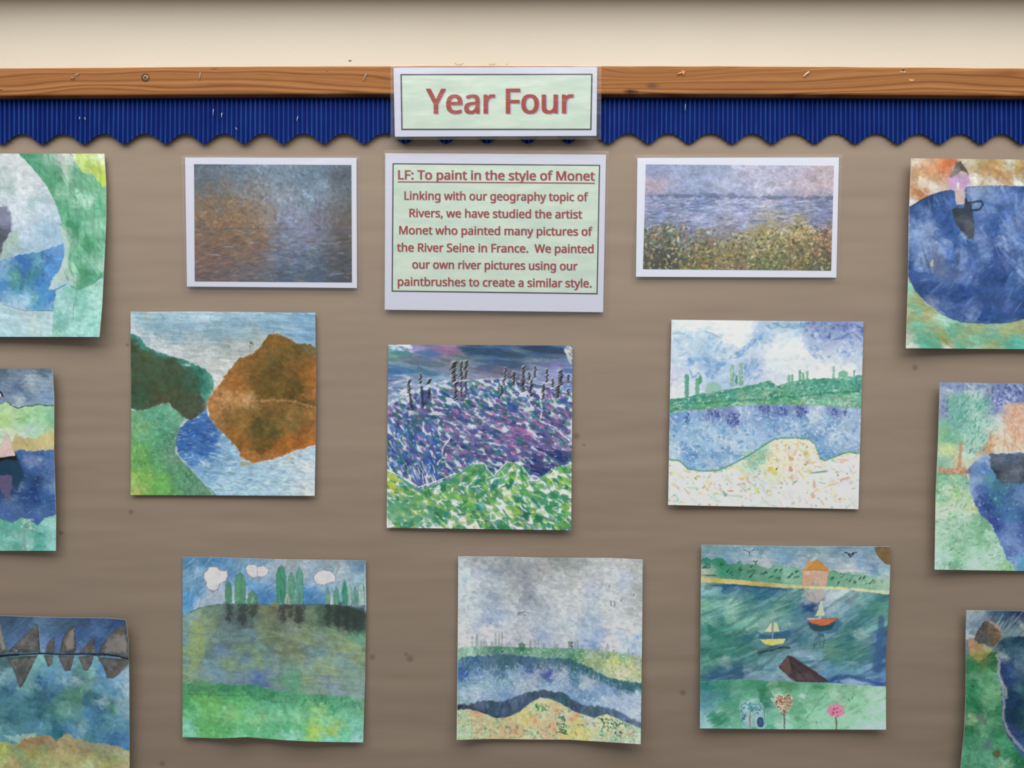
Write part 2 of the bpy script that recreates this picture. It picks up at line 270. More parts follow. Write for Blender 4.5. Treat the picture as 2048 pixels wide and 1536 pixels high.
@art
def autumn_tree(N=300):
    s = Canvas(78, 72, 1384, 1376, N, 4)
    f = s.field('150,110,9dc0cf 400,110,a8cbdc 650,110,b3cfdf 850,150,8db4cc 1100,130,7fa9c5 1400,150,76a2c4 1400,240,78a5c9 200,230,8fb0bd 450,230,8fb3c6 700,230,84a9ba 950,230,94b2bb 110,215,cfdadf 300,330,ccd5da 230,270,c5d0d5 500,330,a9b7b9 800,320,a0aeae 950,350,b0bab8 600,420,bcc5c5 420,370,c9d0d2 750,480,c6ccca 850,400,c3c9c6 720,580,d6d9d8 300,170,87afc0 1250,180,86adc5 1000,300,aab6b4', 30, 120)
    s.put(np.ones_like(s.X), f)
    s.shade(.09*s.noise(260, 16, 4)+.05*s.noise(90, 8, -5))
    s.put(s.poly([180, 75, 240, 75, 240, 140, 215, 150, 185, 135], 10, 8), 'a5a79c', .6)
    s.dabs((90, 60, 1450, 230), 60, 120, 9, 3, 'c2d8e4 7aa2bd 8fb6c9 a9cbdc', .3, 4)
    s.dabs((90, 78, 1450, 84), 16, 40, 4, 0, 'e8ecec', .4, 3)
    # river
    w = s.field('600,850,4d7fc0 550,950,3a6bb5 650,970,3c68b2 470,1080,3a6cb8 640,1100,4c7fc3 760,1010,86b5e0 700,900,3f6cb5 560,1180,5a94d0 480,980,3563b0 800,1120,90bfe4 620,1270,7fb4dd 900,1250,9cc8e6 800,1380,a5cfeb 1100,1250,a6cce6 1300,1180,bfd9e8 1400,1120,b3d0e4 1200,1350,b4d6ee 1420,1400,d4e4ee 1420,1250,c8dfee 640,1350,8fc0e4', 30, 50)
    m = s.poly([430, 960, 500, 890, 560, 860, 640, 800, 660, 860, 790, 990, 880, 1100, 900, 1160, 1000, 1210, 1200, 1150, 1480, 1050, 1480, 1460, 720, 1460, 560, 1290, 440, 1150, 410, 1060], 5, 8)
    s.put(m, w)
    s.dabs(m, 900, 26, 7, 8, w, .55, 20, .13)
    s.dabs(m, 260, 22, 5, 8, 'e6f0f6 cfe4f2 bcd9ee', .5, 20)
    s.dabs(s.poly([440, 930, 640, 830, 760, 1000, 640, 1180, 440, 1100]), 160, 26, 8, 5, '2f5cae 3a6fbc 4478c0', .6, 15)
    s.shade(.07*s.noise(40, 14), m)
    # green bank
    m = s.poly([60, 815, 180, 810, 340, 752, 430, 820, 492, 860, 440, 950, 408, 1030, 410, 1130, 470, 1200, 560, 1290, 640, 1370, 735, 1450, 60, 1460], 5, 9)
    g = s.field('110,860,6fae7a 250,820,5fae8a 400,850,6aae90 300,950,57a583 150,950,7bb67c 250,1050,5fb07c 380,1050,4f9472 120,1130,6fb45e 250,1200,5aa96a 400,1150,6c9c80 430,1250,5d9c74 150,1300,7fbb52 100,1420,b5cf6a 300,1400,6cba58 500,1350,579b72 600,1400,6a9f80 95,1350,9ac860 200,1200,68b05e', 35, 60)
    s.put(m, g); s.dabs(m, 900, 16, 9, 60, g, .5, 50, .1); s.dabs(m, 160, 10, 4, 60, 'a9d4bc 9fd0a8', .4, 60)
    s.line([440, 950, 412, 1030, 408, 1120, 470, 1215, 560, 1300, 660, 1400], 26, '5f8a74', .35, 14, 10)
    s.line([442, 925, 480, 880, 495, 862], 16, 'a9c98c', .6, 8, 6)
    s.line([420, 1130, 520, 1240, 640, 1370, 700, 1440], 6, 'c9dcd8', .6, 6, 7)
    # dark trees
    P = [60, 235, 100, 240, 150, 275, 200, 335, 260, 370, 380, 408, 500, 440, 640, 508, 695, 570, 705, 620, 680, 690, 645, 790, 560, 865, 525, 882, 460, 858, 430, 820, 350, 755, 280, 778, 170, 815, 60, 805]
    m = s.poly(P, 8, 12, 30)
    s.put(m, s.field('105,250,2f8c78 180,330,3f9080 300,395,3f8f85 500,450,3f8f80 600,500,2f8878 690,590,62b0a0 665,690,4aa38c 620,650,3f8a75 110,330,4b4c34 150,400,4b5636 250,430,4a5c40 400,450,47553c 200,550,435c42 350,560,455a3f 500,540,43594a 570,560,2e7060 130,720,3c6048 300,680,4a553b 450,720,49533e 560,740,55584a 600,800,4d5645 500,820,525840 340,740,5d4c34', 35, 50))
    s.dabs(m*s.poly([80, 300, 200, 380, 560, 500, 600, 600, 600, 800, 500, 860, 330, 740, 80, 780]), 260, 26, 16, 60, '4a5a3c 3f5d46 505438 3c5840 44604a', .35, 60)
    s.shade(.09*s.noise(30)+.06*s.noise(90), m)
    s.line([210, 350, 270, 375, 400, 415, 520, 450], 5, '2c7a6a', .5, 6, 8)
    s.dabs((470, 450, 590, 480), 14, 14, 3, 10, 'e0e8e4', .5)
    # orange tree
    P = [1110, 245, 1180, 232, 1250, 268, 1330, 308, 1420, 305, 1480, 345, 1480, 1062, 1300, 1108, 1180, 1160, 1000, 1205, 905, 1165, 880, 1100, 790, 1000, 720, 930, 662, 850, 648, 760, 700, 665, 760, 590, 830, 485, 880, 425, 980, 390, 1060, 325]
    s.put(s.poly(P, 30, 14), 'e6e0d2', .6)
    m = s.poly(P, 7, 12, 22)
    s.put(m, s.field('1130,300,8a5a28 1200,270,96642f 1050,400,9a6430 900,470,a96a35 1130,420,6a5a34 1150,480,75562c 1300,380,7c5a2c 1430,340,7a6840 1400,470,8a5a28 1280,480,8f6030 850,600,b3672e 1000,560,7a5528 1150,600,745428 1300,620,6a5028 1430,600,b0642a 1450,540,bd6a2e 760,690,d0814a 900,690,bd7034 1050,690,7a5525 1300,720,6a4a22 1430,700,b86c35 950,740,dda070 800,735,d8905a 700,800,c27a45 800,850,8f6a3a 950,830,9a6a32 1150,800,8a6030 1300,800,9a6c38 1430,850,a86c38 850,950,a5682f 1050,930,66552c 1150,970,74602f 1250,930,8a6a3a 1400,980,b9682c 900,1080,a8622a 1050,1080,75562a 1200,1060,b5622a 1300,1050,c96a2c 950,1160,c87438 1100,1170,c9703a 1400,1060,cc7034 1380,750,6a5028', 35, 55))
    s.c = s.c*(1-m[..., None]*np.array([.09, .0, .03]))
    s.dabs(m, 900, 15, 9, 70, '9c662e 7a5528 8f6030 6a5530 b36c34', .18, 60)
    s.shade(.1*s.noise(26)+.09*s.noise(80), m)
    s.line([660, 715, 760, 728, 900, 722, 1000, 745, 1150, 730, 1300, 740, 1460, 790], 14, 'dd9f68', .55, 10, 12)
    s.line([1000, 1200, 1150, 1165, 1300, 1105, 1470, 1050], 12, 'd06a2a', .6, 8, 8)
    s.dabs(s.poly([650, 600, 1000, 700, 1000, 760, 660, 760]), 60, 10, 4, 80, 'e2a878 d98f58', .5, 40)
    s.put(s.poly([900, 1195, 990, 1200, 960, 1225, 910, 1235], 8, 10), 'a9a878', .8)
    s.put(s.poly([1240, 1150, 1300, 1150, 1310, 1185, 1260, 1175], 10, 10), 'b9b490', .7)
    s.dabs((965, 290, 1000, 340), 10, 9, 5, 80, '5a6a60', .6, 50)
    s.grain(.045, .03); return s

@art
def purple_river(N=310):
    s = Canvas(56, 74, 1384, 1380, N, 5)
    top = [56, 545, 200, 465, 400, 385, 500, 355, 650, 340, 900, 330, 1100, 345, 1440, 430]
    low = [56, 1015, 120, 1050, 200, 1090, 290, 1165, 420, 1120, 560, 1060, 640, 1000, 700, 960, 780, 965, 850, 1060, 950, 955, 1060, 955, 1130, 1080, 1200, 1075, 1300, 985, 1440, 955]
    f = s.field('150,90,5f8fc0 300,90,9a7fb0 500,90,a070a0 700,110,34506f 900,120,2f5080 1200,120,2c4568 1350,110,3a5f8c 100,150,5f9a90 350,140,5a7aaa 200,200,6a7f90 400,220,5f6f80 600,180,607a80 800,210,3c5f85 1000,200,4a6a85 1250,180,4f6f8a 1400,200,5f86b8 100,270,3f70a8 250,270,4f7fa8 400,290,7a9ac0 750,270,70708c 900,270,6a6a85 1050,250,5a6080 1150,250,8a9ab8 1300,230,8a8ac0 100,370,6a7fb0 150,440,7fa0c0 250,360,9aa8cf 400,340,8aa5cc 750,300,a0a5cc 1150,300,7f98c0 1300,320,9a90c8 1400,350,6a8ac0', 20, 90)
    sky = 1-s.below(top, 8, 10)
    s.put(sky, f, .85)
    s.dabs(sky, 330, 70, 14, 6, f, .55, 8, .12)
    s.shade(.1*s.noise(200, 14, 5), sky)
    for x, y, L, W, c in ((720, 118, 150, 24, '27496f'), (640, 100, 70, 16, '2c4f78'), (900, 140, 190, 22, '33506c'), (1240, 108, 190, 26, '2b4060'), (1200, 150, 150, 16, '40607c'), (900, 205, 200, 22, '3a5c80'), (1330, 150, 90, 14, '5c6c80'), (850, 258, 140, 22, '6a6882'), (780, 245, 60, 14, '54608c'), (210, 190, 150, 22, '68808c'), (330, 215, 160, 20, '5a6c80'), (150, 265, 110, 16, '3a6ea6'), (330, 285, 120, 16, '46789c'), (480, 100, 130, 16, '98709c'), (350, 135, 90, 20, '4a74ac'), (110, 110, 60, 12, '5a94c4'), (150, 140, 90, 14, '4a8c84'), (1350, 215, 90, 16, '7478ac'), (1400, 260, 50, 16, '4a68a4')):
        s.dab(x, y, L, W, np.radians(5), hx(c), .75, .5)
    s.dabs((60, 75, 240, 130), 16, 26, 7, 12, 'e8ecf0', .7)
    s.dabs((60, 290, 200, 460), 14, 30, 7, -10, 'd8dfe8', .5)
    s.dabs((150, 410, 520, 450), 14, 30, 8, -22, 'eef0f2', .7)
    s.dabs((1380, 80, 1440, 180), 10, 26, 10, 50, 'dcd8c8', .8)
    s.line([700, 350, 800, 325, 930, 328, 1000, 335], 10, 'e8eaee', .6, 8, 10)
    s.line([56, 520, 200, 450, 400, 372, 500, 345], 12, 'eceef0', .7, 8, 12)
    # water touches
    mid = s.below(top, 4, 8)*(1-s.below(low, 4, 8))
    left = s.poly([56, 620, 200, 640, 450, 760, 480, 900, 400, 1120, 290, 1160, 180, 1060, 56, 960], 4, 20)
    A = lambda x, y: 62 if (x < 440 and y > 640) else (35 if y < 560 else 22)
    s.put(mid, '7c8cc0', .3)
    s.dabs(mid, 980, 27, 12, A, '22397f 2c4f98 2f5f9a 3a5a9c 5a5290 6d5a94 75609c 345f80', .85, 14, .1)
    s.dabs(mid, 260, 24, 11, A, '1f6f5c 2a7a68 2f5f6a 2c6a80', .8, 14, .1)
    s.dabs(s.poly([430, 560, 1420, 560, 1440, 900, 900, 960, 480, 900], 20, 30), 230, 30, 12, 20, '7d5f9c 64589a 5a6090 8a64a4', .7, 14, .1)
    s.dabs(mid, 45, 22, 9, A, 'c070b0 b572b8 9a68ac', .75, 20)
    for x, y, L in ((890, 690, 30), (1060, 705, 50), (1110, 730, 45), (980, 690, 34), (500, 710, 34), (840, 580, 34), (570, 850, 26), (520, 930, 34), (490, 1018, 22), (1010, 830, 40), (750, 385, 22), (1000, 880, 24), (870, 790, 34), (1200, 670, 40), (310, 780, 22), (340, 810, 20)):
        s.dab(x, y, L, 11, np.radians(24), hx('c46cb2'), .8)
    s.dabs(s.poly([1150, 830, 1430, 860, 1420, 940, 1240, 1050, 1120, 1040], 8, 8), 55, 46, 10, 25, '22397c 2c3f80 4a4c88 5a4c86', .85, 8)
    s.dabs(mid*(s.X < 470)*(s.Y > 640), 170, 26, 8, 62, '2a4fa8 3a6cc0 4a80d0 5c58a8 2c6f78', .8, 12)
    s.dabs(mid, 200, 13, 4, A, 'e2e6ee', .7, 14, 0)
    s.dabs(s.poly([200, 990, 420, 960, 440, 1100, 300, 1150]), 50, 30, 5, 70, '3a6cc0 f2f4f6 2f5fb4', .8, 12)
    for P in ([1200, 480, 1215, 560, 1200, 640, 1300, 680, 1420, 780], [640, 1000, 700, 960, 780, 965, 850, 1060, 950, 955], [430, 970, 470, 920, 470, 850, 520, 780]):
        s.line(P, 9, 'eef2f4', .8, 5, 8)
    s.shade(.08*s.noise(24), mid)
    # green bank
    g = s.below(low, 4, 8)
    s.dabs(g, 620, 34, 15, lambda x, y: -52 if y < 1130 and x < 1000 else 38, '3c9460 4fa458 74b448 26805c 288c7a 449c6c 2c8454', .85, 22, .08)
    s.dabs(g, 110, 26, 12, 40, 'a8cc4c b8cf58 93c44e', .7, 30)
    s.dabs(s.poly([56, 1180, 420, 1260, 400, 1440, 56, 1440]), 90, 26, 15, 40, '6fae84 58a880 88bf8c', .6, 30)
    s.dabs(g, 150, 17, 5, lambda x, y: 35 if x > 500 else 25, 'eaf0ee', .8, 25, 0)
    s.dabs((56, 1040, 130, 1210), 14, 30, 12, 30, 'b8c840 c8c850', .8)
    s.line([130, 1060, 200, 1110, 290, 1172, 420, 1130, 560, 1072, 640, 1015], 12, '3f8f88', .8, 4, 5)
    s.line([640, 1015, 690, 975, 770, 978, 850, 1072, 950, 965], 12, '4a9c90', .8, 4, 5)
    s.line([1130, 1095, 1210, 1088, 1300, 1000, 1440, 970], 8, '6fb0a8', .7, 4, 5)
    s.line([56, 1018, 190, 1080, 290, 1146, 430, 1100, 560, 1042], 9, 'f0f4f4', .85, 4, 5)
    # charcoal tree touches
    T = ((212, 345, 435, 18), (298, 300, 372, 15), (360, 340, 372, 20), (548, 210, 350, 28), (605, 205, 340, 14), (640, 200, 335, 17), (563, 360, 490, 17), (605, 352, 465, 11), (642, 352, 470, 12), (935, 250, 330, 10), (925, 330, 375, 11), (908, 385, 450, 12), (1000, 280, 372, 17), (1072, 240, 322, 18), (1065, 330, 420, 24), (1115, 280, 335, 13), (1130, 340, 455, 16), (1160, 235, 322, 12), (1222, 372, 480, 16), (1250, 258, 350, 13), (1290, 330, 385, 13), (1348, 268, 372, 28), (1328, 385, 462, 25), (1410, 298, 355, 15), (1408, 405, 445, 15))
    for x, a, b, w in T:
        s.line([x, a-2, x, b+2], 1.6*w+2, 'dcdce0', .5, 9, 6)
    for x, a, b, w in T:
        y = a
        while y < b:
            s.dab(x+3*s.r.randn(), y, w*(.7+.35*s.r.rand()), 4.6, np.radians(-24), hx('18191c'), 1, .6); y += 12.5
    for P, w in (([222, 445, 228, 500, 240, 560], 20), ([310, 392, 315, 460, 320, 540], 20), ([370, 402, 366, 470], 20)):
        s.line(P, w, '2b2f3a', .8, 5, 5)
    s.put(s.poly([235, 560, 320, 580, 330, 640, 300, 700, 250, 700], 20, 20), '2f5a58', .4)
    s.grain(.035, .03); return s

@art
def stippled_river(N=310):
    s = Canvas(54, 60, 1434, 1400, N, 6, 'eef2f5')
    sk = s.field('120,120,c8dde8 80,90,d8e6ee 250,110,e8eef2 400,150,dde6ea 600,150,eef0f2 450,120,e6ecf0 800,85,8fb8d6 900,90,7ba9cf 1000,90,86aed2 1130,90,5a74b8 1250,90,4a60ae 1400,90,5a6cb4 1480,110,6a7cbc 1200,150,6a86c4 1400,170,7c96cc 900,150,c2d6ea 780,170,8eb4da 720,180,7fa8d4 680,240,8db2da 600,300,a5c4e2 500,330,b8d2e8 160,190,a9cbe4 280,200,a2c8e2 340,250,92bde0 200,290,a8cce4 450,300,b0cee6 300,370,6a9ed6 220,375,8ab4de 120,380,b0cce4 400,430,7aaadc 440,470,90b8e0 100,480,c0c8e8 120,600,dde0ee 260,430,c8dcec 640,390,7aa0d4 620,470,8ab0dc 720,440,a5c0e2 850,200,d8e6f0 800,270,dfe9f0 900,350,e0e8ee 1000,250,e8eef0 1100,300,e4eaee 1150,360,d4dfe8 1280,330,b8cee2 1350,280,9cb8dc 1450,240,8ca8d6 1460,330,a8c0de 1400,380,c8d6e4 1200,430,eceef0 1000,420,e6ebee 870,470,c8d8e8 800,400,d8e4ee 1080,220,7a96cc 1150,250,8aa4d4 1400,430,e4eaee 560,200,f0f2f3 480,220,eef1f3', 30, 50, 3.6)
    sk = sk*.64+hx('eef3f8')*.36; s.put(np.ones_like(s.X), sk)
    sky = s.Y < 640
    s.dabs(sky, 800, 17, 8, -15, sk, .5, 40, .06)
    s.dabs(sky, 120, 20, 9, -15, 'f2f4f6 e8eef4', .45, 40, .02, e=.9)
    s.dabs((1060, 70, 1500, 190), 70, 20, 9, 20, '4a64b0 6a8aca 5a6cb8 8aa4d8', .6, 40)
    s.dabs((1100, 190, 1500, 330), 26, 18, 8, 20, '7a9cd4 8aa8d8', .6, 40)
    s.dabs((740, 80, 1050, 110), 26, 22, 9, 15, '5a94c8 86b0d8 76a8b8', .6, 30)
    s.dabs(s.poly([700, 170, 780, 140, 700, 230, 560, 350, 480, 350]), 34, 18, 8, -30, '6a9cd4 8ab4e0', .65, 30)
    s.dabs((80, 160, 480, 330), 36, 20, 9, -10, '8abce0 9cc6e4 7fb0dc', .55, 40)
    s.dabs((190, 350, 460, 500), 34, 22, 10, 30, '6a9ed8 7aa8dc', .6, 40)
    s.dabs((600, 370, 740, 520), 20, 18, 9, -60, '6a98d2 86aede', .6, 30)
    # bank
    top = [54, 660, 160, 645, 300, 612, 480, 585, 600, 560, 720, 530, 790, 505, 850, 545, 950, 515, 1100, 495, 1300, 485, 1500, 455]
    bot = [54, 765, 200, 745, 400, 725, 600, 700, 760, 690, 1000, 690, 1200, 690, 1480, 710]
    bk = s.below(top, 4, 9)*(1-s.below(bot, 5, 9))
    gf = s.field('100,690,2f8f70 300,640,2c8a74 200,660,2c9078 500,630,3a9c80 420,610,2f8c74 400,690,55a470 600,690,8cba94 700,600,58a88c 800,600,7ab8a0 700,560,3f9878 850,560,2f8c70 820,640,2a8660 900,630,4aa070 1000,560,5aac90 1000,640,4aa080 1150,560,2f8f78 1150,620,58ac88 1300,530,3a9880 1350,610,4aa070 1450,540,3a9484 1450,630,5ab088 1300,640,78bc9c 1100,660,9ccab0 1400,680,a4ccac 800,690,5aa068 1000,690,6cac6c 100,740,48a070 300,710,4a9c64', 20, 40)
    gf = gf*.85+hx('e4f2ea')*.15; s.put(bk, gf); s.dabs(bk, 480, 15, 8, -20, gf, .7, 40, .14); s.dabs(bk, 230, 13, 5, -10, 'd4ecdc 9cd0b4 b4dcc8', .6, 30); s.dabs(bk, 160, 14, 7, -20, '2c8468 348c70', .5, 40)
    for P in ([300, 690, 500, 665, 740, 655], [800, 610, 830, 640, 900, 625, 1000, 630, 1200, 600, 1470, 580]): s.line(P, 12, '1f8062', .6, 5, 10)
    s.line([200, 742, 500, 712, 900, 690, 1200, 688, 1460, 712], 12, '5a9e5c', .6, 6, 8)
    for x, y0, y1, w, c in ((178, 485, 625, 30, '4aa088'), (258, 510, 615, 28, '5aac88'), (278, 490, 530, 24, '4aa070'), (515, 400, 545, 26, '8cc0a4'), (580, 390, 545, 24, '84bc9c'), (548, 470, 540, 12, '3a8a60'), (940, 470, 530, 20, '7ab894'), (965, 465, 515, 16, '5ea880'), (1022, 435, 508, 18, '5aa880'), (1048, 455, 505, 18, '6ab088'), (1076, 440, 505, 16, '7ab890'), (1274, 400, 485, 14, '7cbc98'), (1428, 430, 468, 12, '4a8c80')):
        s.line([x, y0, x, y1], w, c, .85, 4, 6)
        s.line([x+w/2, y0, x+w/2, y1], 3, '4a8c78', .5, 2, 3)
    s.put(s.poly([1310, 480, 1312, 445, 1345, 425, 1380, 435, 1382, 465, 1360, 480], 4, 4), '74b894', .9)
    s.put(s.poly([310, 610, 330, 545, 370, 520, 430, 545, 440, 590], 8, 10), '8cc4a8', .75)
    s.dabs((500, 410, 600, 545), 30, 12, 4, 80, '5a9c78 e8f2ec', .7, 40)
    # river
    e = [54, 1118, 130, 1122, 200, 1185, 300, 1200, 430, 1190, 560, 1130, 680, 1060, 780, 985, 850, 945, 1000, 935, 1100, 945, 1150, 980, 1190, 1090, 1230, 1102, 1330, 1060, 1400, 1035, 1490, 1045]
    rv = s.below(bot, 6, 9)*(1-s.below(e, 4, 4))
    wf = s.field('100,800,5a90cc 80,850,6aa0d4 250,800,7aa8d8 180,900,78b0de 350,850,9ec2e4 350,760,5a70b4 520,790,5a6cb0 600,760,94b0dc 450,880,6aa4da 600,900,8ab4e0 700,800,7aa4d4 760,740,5a70b4 900,730,5a78bc 820,820,5a90cc 900,860,6a9cd4 1040,740,5a74b8 1060,800,5a94d0 950,780,7aa4d8 1150,750,c2d6ea 1150,830,a4c4e2 1290,740,6a80c0 1250,800,6a9cd0 1400,760,a0bce0 1450,780,84aad8 1350,850,9cc0e2 1130,900,5a90cc 1180,980,5a94d0 1220,1060,5a98d0 1300,950,b0cce6 1400,900,a4c4e4 1400,980,8cb4dc 1350,1030,84aed8 150,960,94c0e4 100,1050,b4d2ea 200,1090,4a88cc 250,1150,7cb0de 330,1100,74aadc 350,1030,7cb0de 420,1080,5a98d4 500,1050,5a98d6 500,980,d0e2f0 600,930,b4d2ec 600,1010,a4c8e8 400,950,b0d0ea 350,1160,a0c6e6 500,1120,94bce2 700,960,94bee4 780,900,7cacdc 650,1060,a4c8e8 900,900,a4c8e6 1000,860,9cc2e4', 25, 45, 3.6)
    wf = wf*.8+hx('eaf2fa')*.2; s.put(rv, wf); s.dabs(rv, 1100, 14, 7, 20, wf, .6, 50, .08); s.dabs(rv, 420, 14, 4.5, 20, 'e4eef6 d4e4f2', .6, 50, .02); s.dabs(rv, 160, 15, 7, 20, '4a88cc 5a94d4', .55, 50)
    for x0, x1, y0, y1, n in ((172, 200, 760, 845, 14), (330, 430, 740, 790, 26), (480, 580, 760, 850, 40), (725, 800, 700, 750, 20), (860, 940, 710, 770, 26), (1005, 1080, 690, 780, 34), (1270, 1310, 710, 755, 16), (1360, 1375, 720, 750, 6)):
        s.dabs((x0, y0, x1, y1), n, 11, 4, 60, '3c4fa0 4a5cac 46489a', .75, 50)
    # flower meadow
    md = s.below(e, 4, 4)
    s.put(md, s.field('100,1250,f2f4f4 300,1300,f0f3f4 700,1100,b4dcc4 740,1080,a8d4b8 620,1150,dce8dc 900,1000,f4ecdc 800,1150,f0ecc0 1000,1100,f2efe6 1200,1200,f0f2f2 1000,1300,f2f3f4 700,1250,e0ecea 400,1400,f0f3f6 1300,1400,f0f2f6 1100,1000,f4ecd8 600,1350,eef2f4', 20, 50))
    s.dabs(md, 210, 19, 6, 15, 'f0b890 ecc468 e8e878 b4dca0 8cc8ac f0a880 f4cca4 a4d4c8 e8d478', .65, 45)
    s.dabs(md, 60, 13, 5, 30, 'e8906a e07850 5aa87c 7cb894 d8d040', .75, 50)
    s.dabs(s.poly([800, 1010, 900, 960, 1080, 960, 1180, 1080, 1150, 1250, 900, 1250, 780, 1180]), 90, 14, 7, -20, 'ecc07c f0a870 e8dc70 f4d4a0 c8dc9c', .6, 50)
    s.dabs((620, 1040, 780, 1160), 50, 16, 8, -30, '8cc8a4 a4d8b8 78bc98', .5, 40)
    s.dabs(md, 20, 8, 4, 30, '3f8a5c d06a40 5a5a58', .8, 60)
    for x, y, L, W, A, c in ((970, 1090, 26, 14, 40, 'e8a070'), (970, 1170, 22, 14, 70, 'dc8c5c'), (1180, 1190, 70, 7, -8, '4a9c78'), (1150, 1280, 34, 10, 85, 'e8a080'), (520, 1345, 24, 7, 0, 'e07850'), (480, 1370, 20, 12, 30, '6aa890'), (560, 1380, 60, 8, 3, 'a4d4c0'), (240, 1328, 50, 7, 4, 'a4d8b0'), (820, 1170, 24, 14, 10, 'd8c838'), (850, 1195, 16, 20, 90, 'd8dc50'), (1380, 1235, 40, 8, -15, 'e8a080'), (1140, 1365, 24, 16, 60, 'ecaa88'), (1080, 1050, 16, 20, 70, 'e0a868'), (620, 1225, 30, 14, 20, 'f0dc90'), (720, 1330, 18, 16, 40, 'e4e060'), (600, 1250, 24, 10, 10, 'f0b878'), (1360, 1095, 50, 8, 5, 'f0b090')):
        s.dab(x, y, L, W, np.radians(A), hx(c), .8)
    s.dab(864, 1172, 9, 4, 1.57, hx('20242a'), 1)
    # hedge line of grassy ticks
    P = np.array(e).reshape(-1, 2)
    s.line(e, 9, '6ab08c', .75, 4, 5)
    for x in np.arange(56, 1470, 8):
        s.dab(x, np.interp(x, P[:, 0], P[:, 1])+3*s.r.randn(), 8, 3, np.radians(-60+30*s.r.randn()), hx('2f8a62') if s.r.rand() < .6 else hx('57a060'), .75)
    s.grain(.02, .015); return s

@art
def green_river(N=300):
    s = Canvas(75, 82, 1372, 1364, N, 9, 'dfe6e4')
    sk = s.field('120,120,4f86ac 300,110,4a80ac 500,110,6a96b4 700,110,7898ae 900,110,94a4aa 1200,110,8498a4 1400,130,5f88a4 120,250,6f9cbc 120,400,4d94c8 110,480,5aa0d0 200,300,5a90ba 250,400,9ab0c4 300,330,b0bccc 350,350,a4b4c8 200,200,7aa2c0 450,200,5f90bc 500,150,6a98bc 600,280,6a9ccc 700,250,84a8c8 740,180,a4b4c4 650,350,5088bc 700,380,4880b8 1000,330,4a8cc4 1050,280,90b0cc 1000,180,9aaebc 1100,380,4a84bc 1300,200,94b0c0 1400,230,8cb0c0 1030,400,3f78b0 730,300,5a8cc0 450,400,b4c4d0 880,330,a8bcc8 1120,300,8cb0cc 1250,170,b0bcc4 180,420,a0b8cc 600,200,80a4c4', 30, 80, 3.4)
    s.put(np.ones_like(s.X), sk)
    s.dabs(s.Y < 480, 330, 48, 7, -45, sk, .45, 25, .1); s.dabs(s.Y < 480, 60, 40, 5, -40, 'c0ccd8 a8bccc', .4, 25)
    hill = [75, 535, 130, 500, 200, 465, 300, 442, 400, 430, 700, 430, 1000, 420, 1200, 415, 1300, 425, 1447, 470]
    m = s.below(hill, 4, 5)
    w = s.field('100,560,84a8a4 180,620,96a870 200,680,98aa66 140,800,8aa864 160,880,8ca460 280,500,6f8c70 290,560,7f9468 300,660,6a8a74 240,750,7c9c6c 110,700,6f98a8 100,900,6c94a8 130,970,7c9c74 200,1000,6f9878 400,470,54706c 430,540,4c585c 500,540,4a5c60 550,560,3f4c4c 600,540,485c5c 400,620,5f7c80 500,640,607c82 600,680,5c7a88 650,450,727c4c 700,500,80885c 700,580,7a8a60 760,630,5c6c48 800,520,5a5844 850,560,7a8470 950,520,56584c 930,600,7f8c78 1050,500,6f8460 1080,560,5a7050 1100,480,48644c 1180,520,2f4440 1250,540,32403c 1330,540,242f2c 1400,520,2c3c34 1430,600,3c6c54 1440,700,5c9c74 1400,640,64a880 1200,620,789468 1280,640,8aa070 1350,700,84a878 1320,750,98a464 1200,740,7c9478 1100,700,7a9088 1000,680,7a8c5c 950,620,86946c 900,740,747c58 830,790,6c7054 1000,740,6c8088 1100,780,6f9498 1300,820,7a9c9c 1420,800,8c9c64 380,790,5a78a8 450,740,5c7890 300,720,6c8c98 500,770,74946c 600,750,70947c 650,680,7c8c64 640,860,84a064 550,850,5a7c94 700,810,688c94 300,840,5f8090 400,900,7c9870 300,900,6c94a0 220,950,7c98b4 350,980,6c90ac 500,1000,6c8cac 650,990,4468b8 700,970,5c7cb4 750,1000,8098a4 560,930,7c9c78 850,830,7c9c78 900,900,6c9c7c 850,980,5f9c7c 920,1000,54946c 1000,960,8ca474 1100,900,90a87c 1200,930,98a870 1200,1000,7c94ac 1100,1020,84a08c 1350,950,80a090 1400,1020,84a49c 1000,860,80a49c 1250,860,84a89c 420,860,7c9c74 950,820,8c8c60 780,930,7898a4', 30, 50, 3.6)
    w = w*.72+hx('74908a')*.28; s.put(m, w); s.dabs(m*(s.Y < 1060), 500, 30, 14, 10, w, .3, 30, .09); s.shade(.09*s.noise(36)+.06*s.noise(110, 20, 4), m)
    s.put(s.poly([130, 570, 180, 560, 235, 610, 240, 700, 250, 780, 200, 900, 180, 940, 130, 920, 150, 800, 125, 700], 8, 14), '93a868', .55)
    s.dabs((90, 620, 1430, 1040), 60, 80, 5, 4, '4f7494 90ac90 a4b8a0 5a8494', .3, 7)
    s.line([660, 780, 800, 790, 950, 770, 1100, 700, 1200, 650], 18, '68745c', .4, 14, 8)
    # under shadows of trees
    for x0, x1, y0, y1 in ((400, 445, 425, 580), (485, 560, 425, 590), (570, 635, 425, 530), (800, 850, 420, 570), (860, 900, 420, 530), (915, 980, 420, 590), (1140, 1190, 405, 590), (1200, 1265, 400, 600), (1270, 1330, 425, 600), (1340, 1440, 430, 630)):
        s.put(s.poly([x0, y0, x1, y0, x1-6, y1-30, (x0+x1)/2, y1, x0+6, y1-30], 18, 22, 18), '2f3534', .62)
    s.put(s.poly([1090, 415, 1445, 425, 1445, 620, 1380, 640, 1150, 580, 1080, 560], 24, 24), '34463f', .32)
    s.put(s.poly([740, 415, 800, 400, 790, 440, 740, 440], 5, 8), '9a9438', .8)
    s.line(hill, 4, '3a5a60', .6, 3, 4)
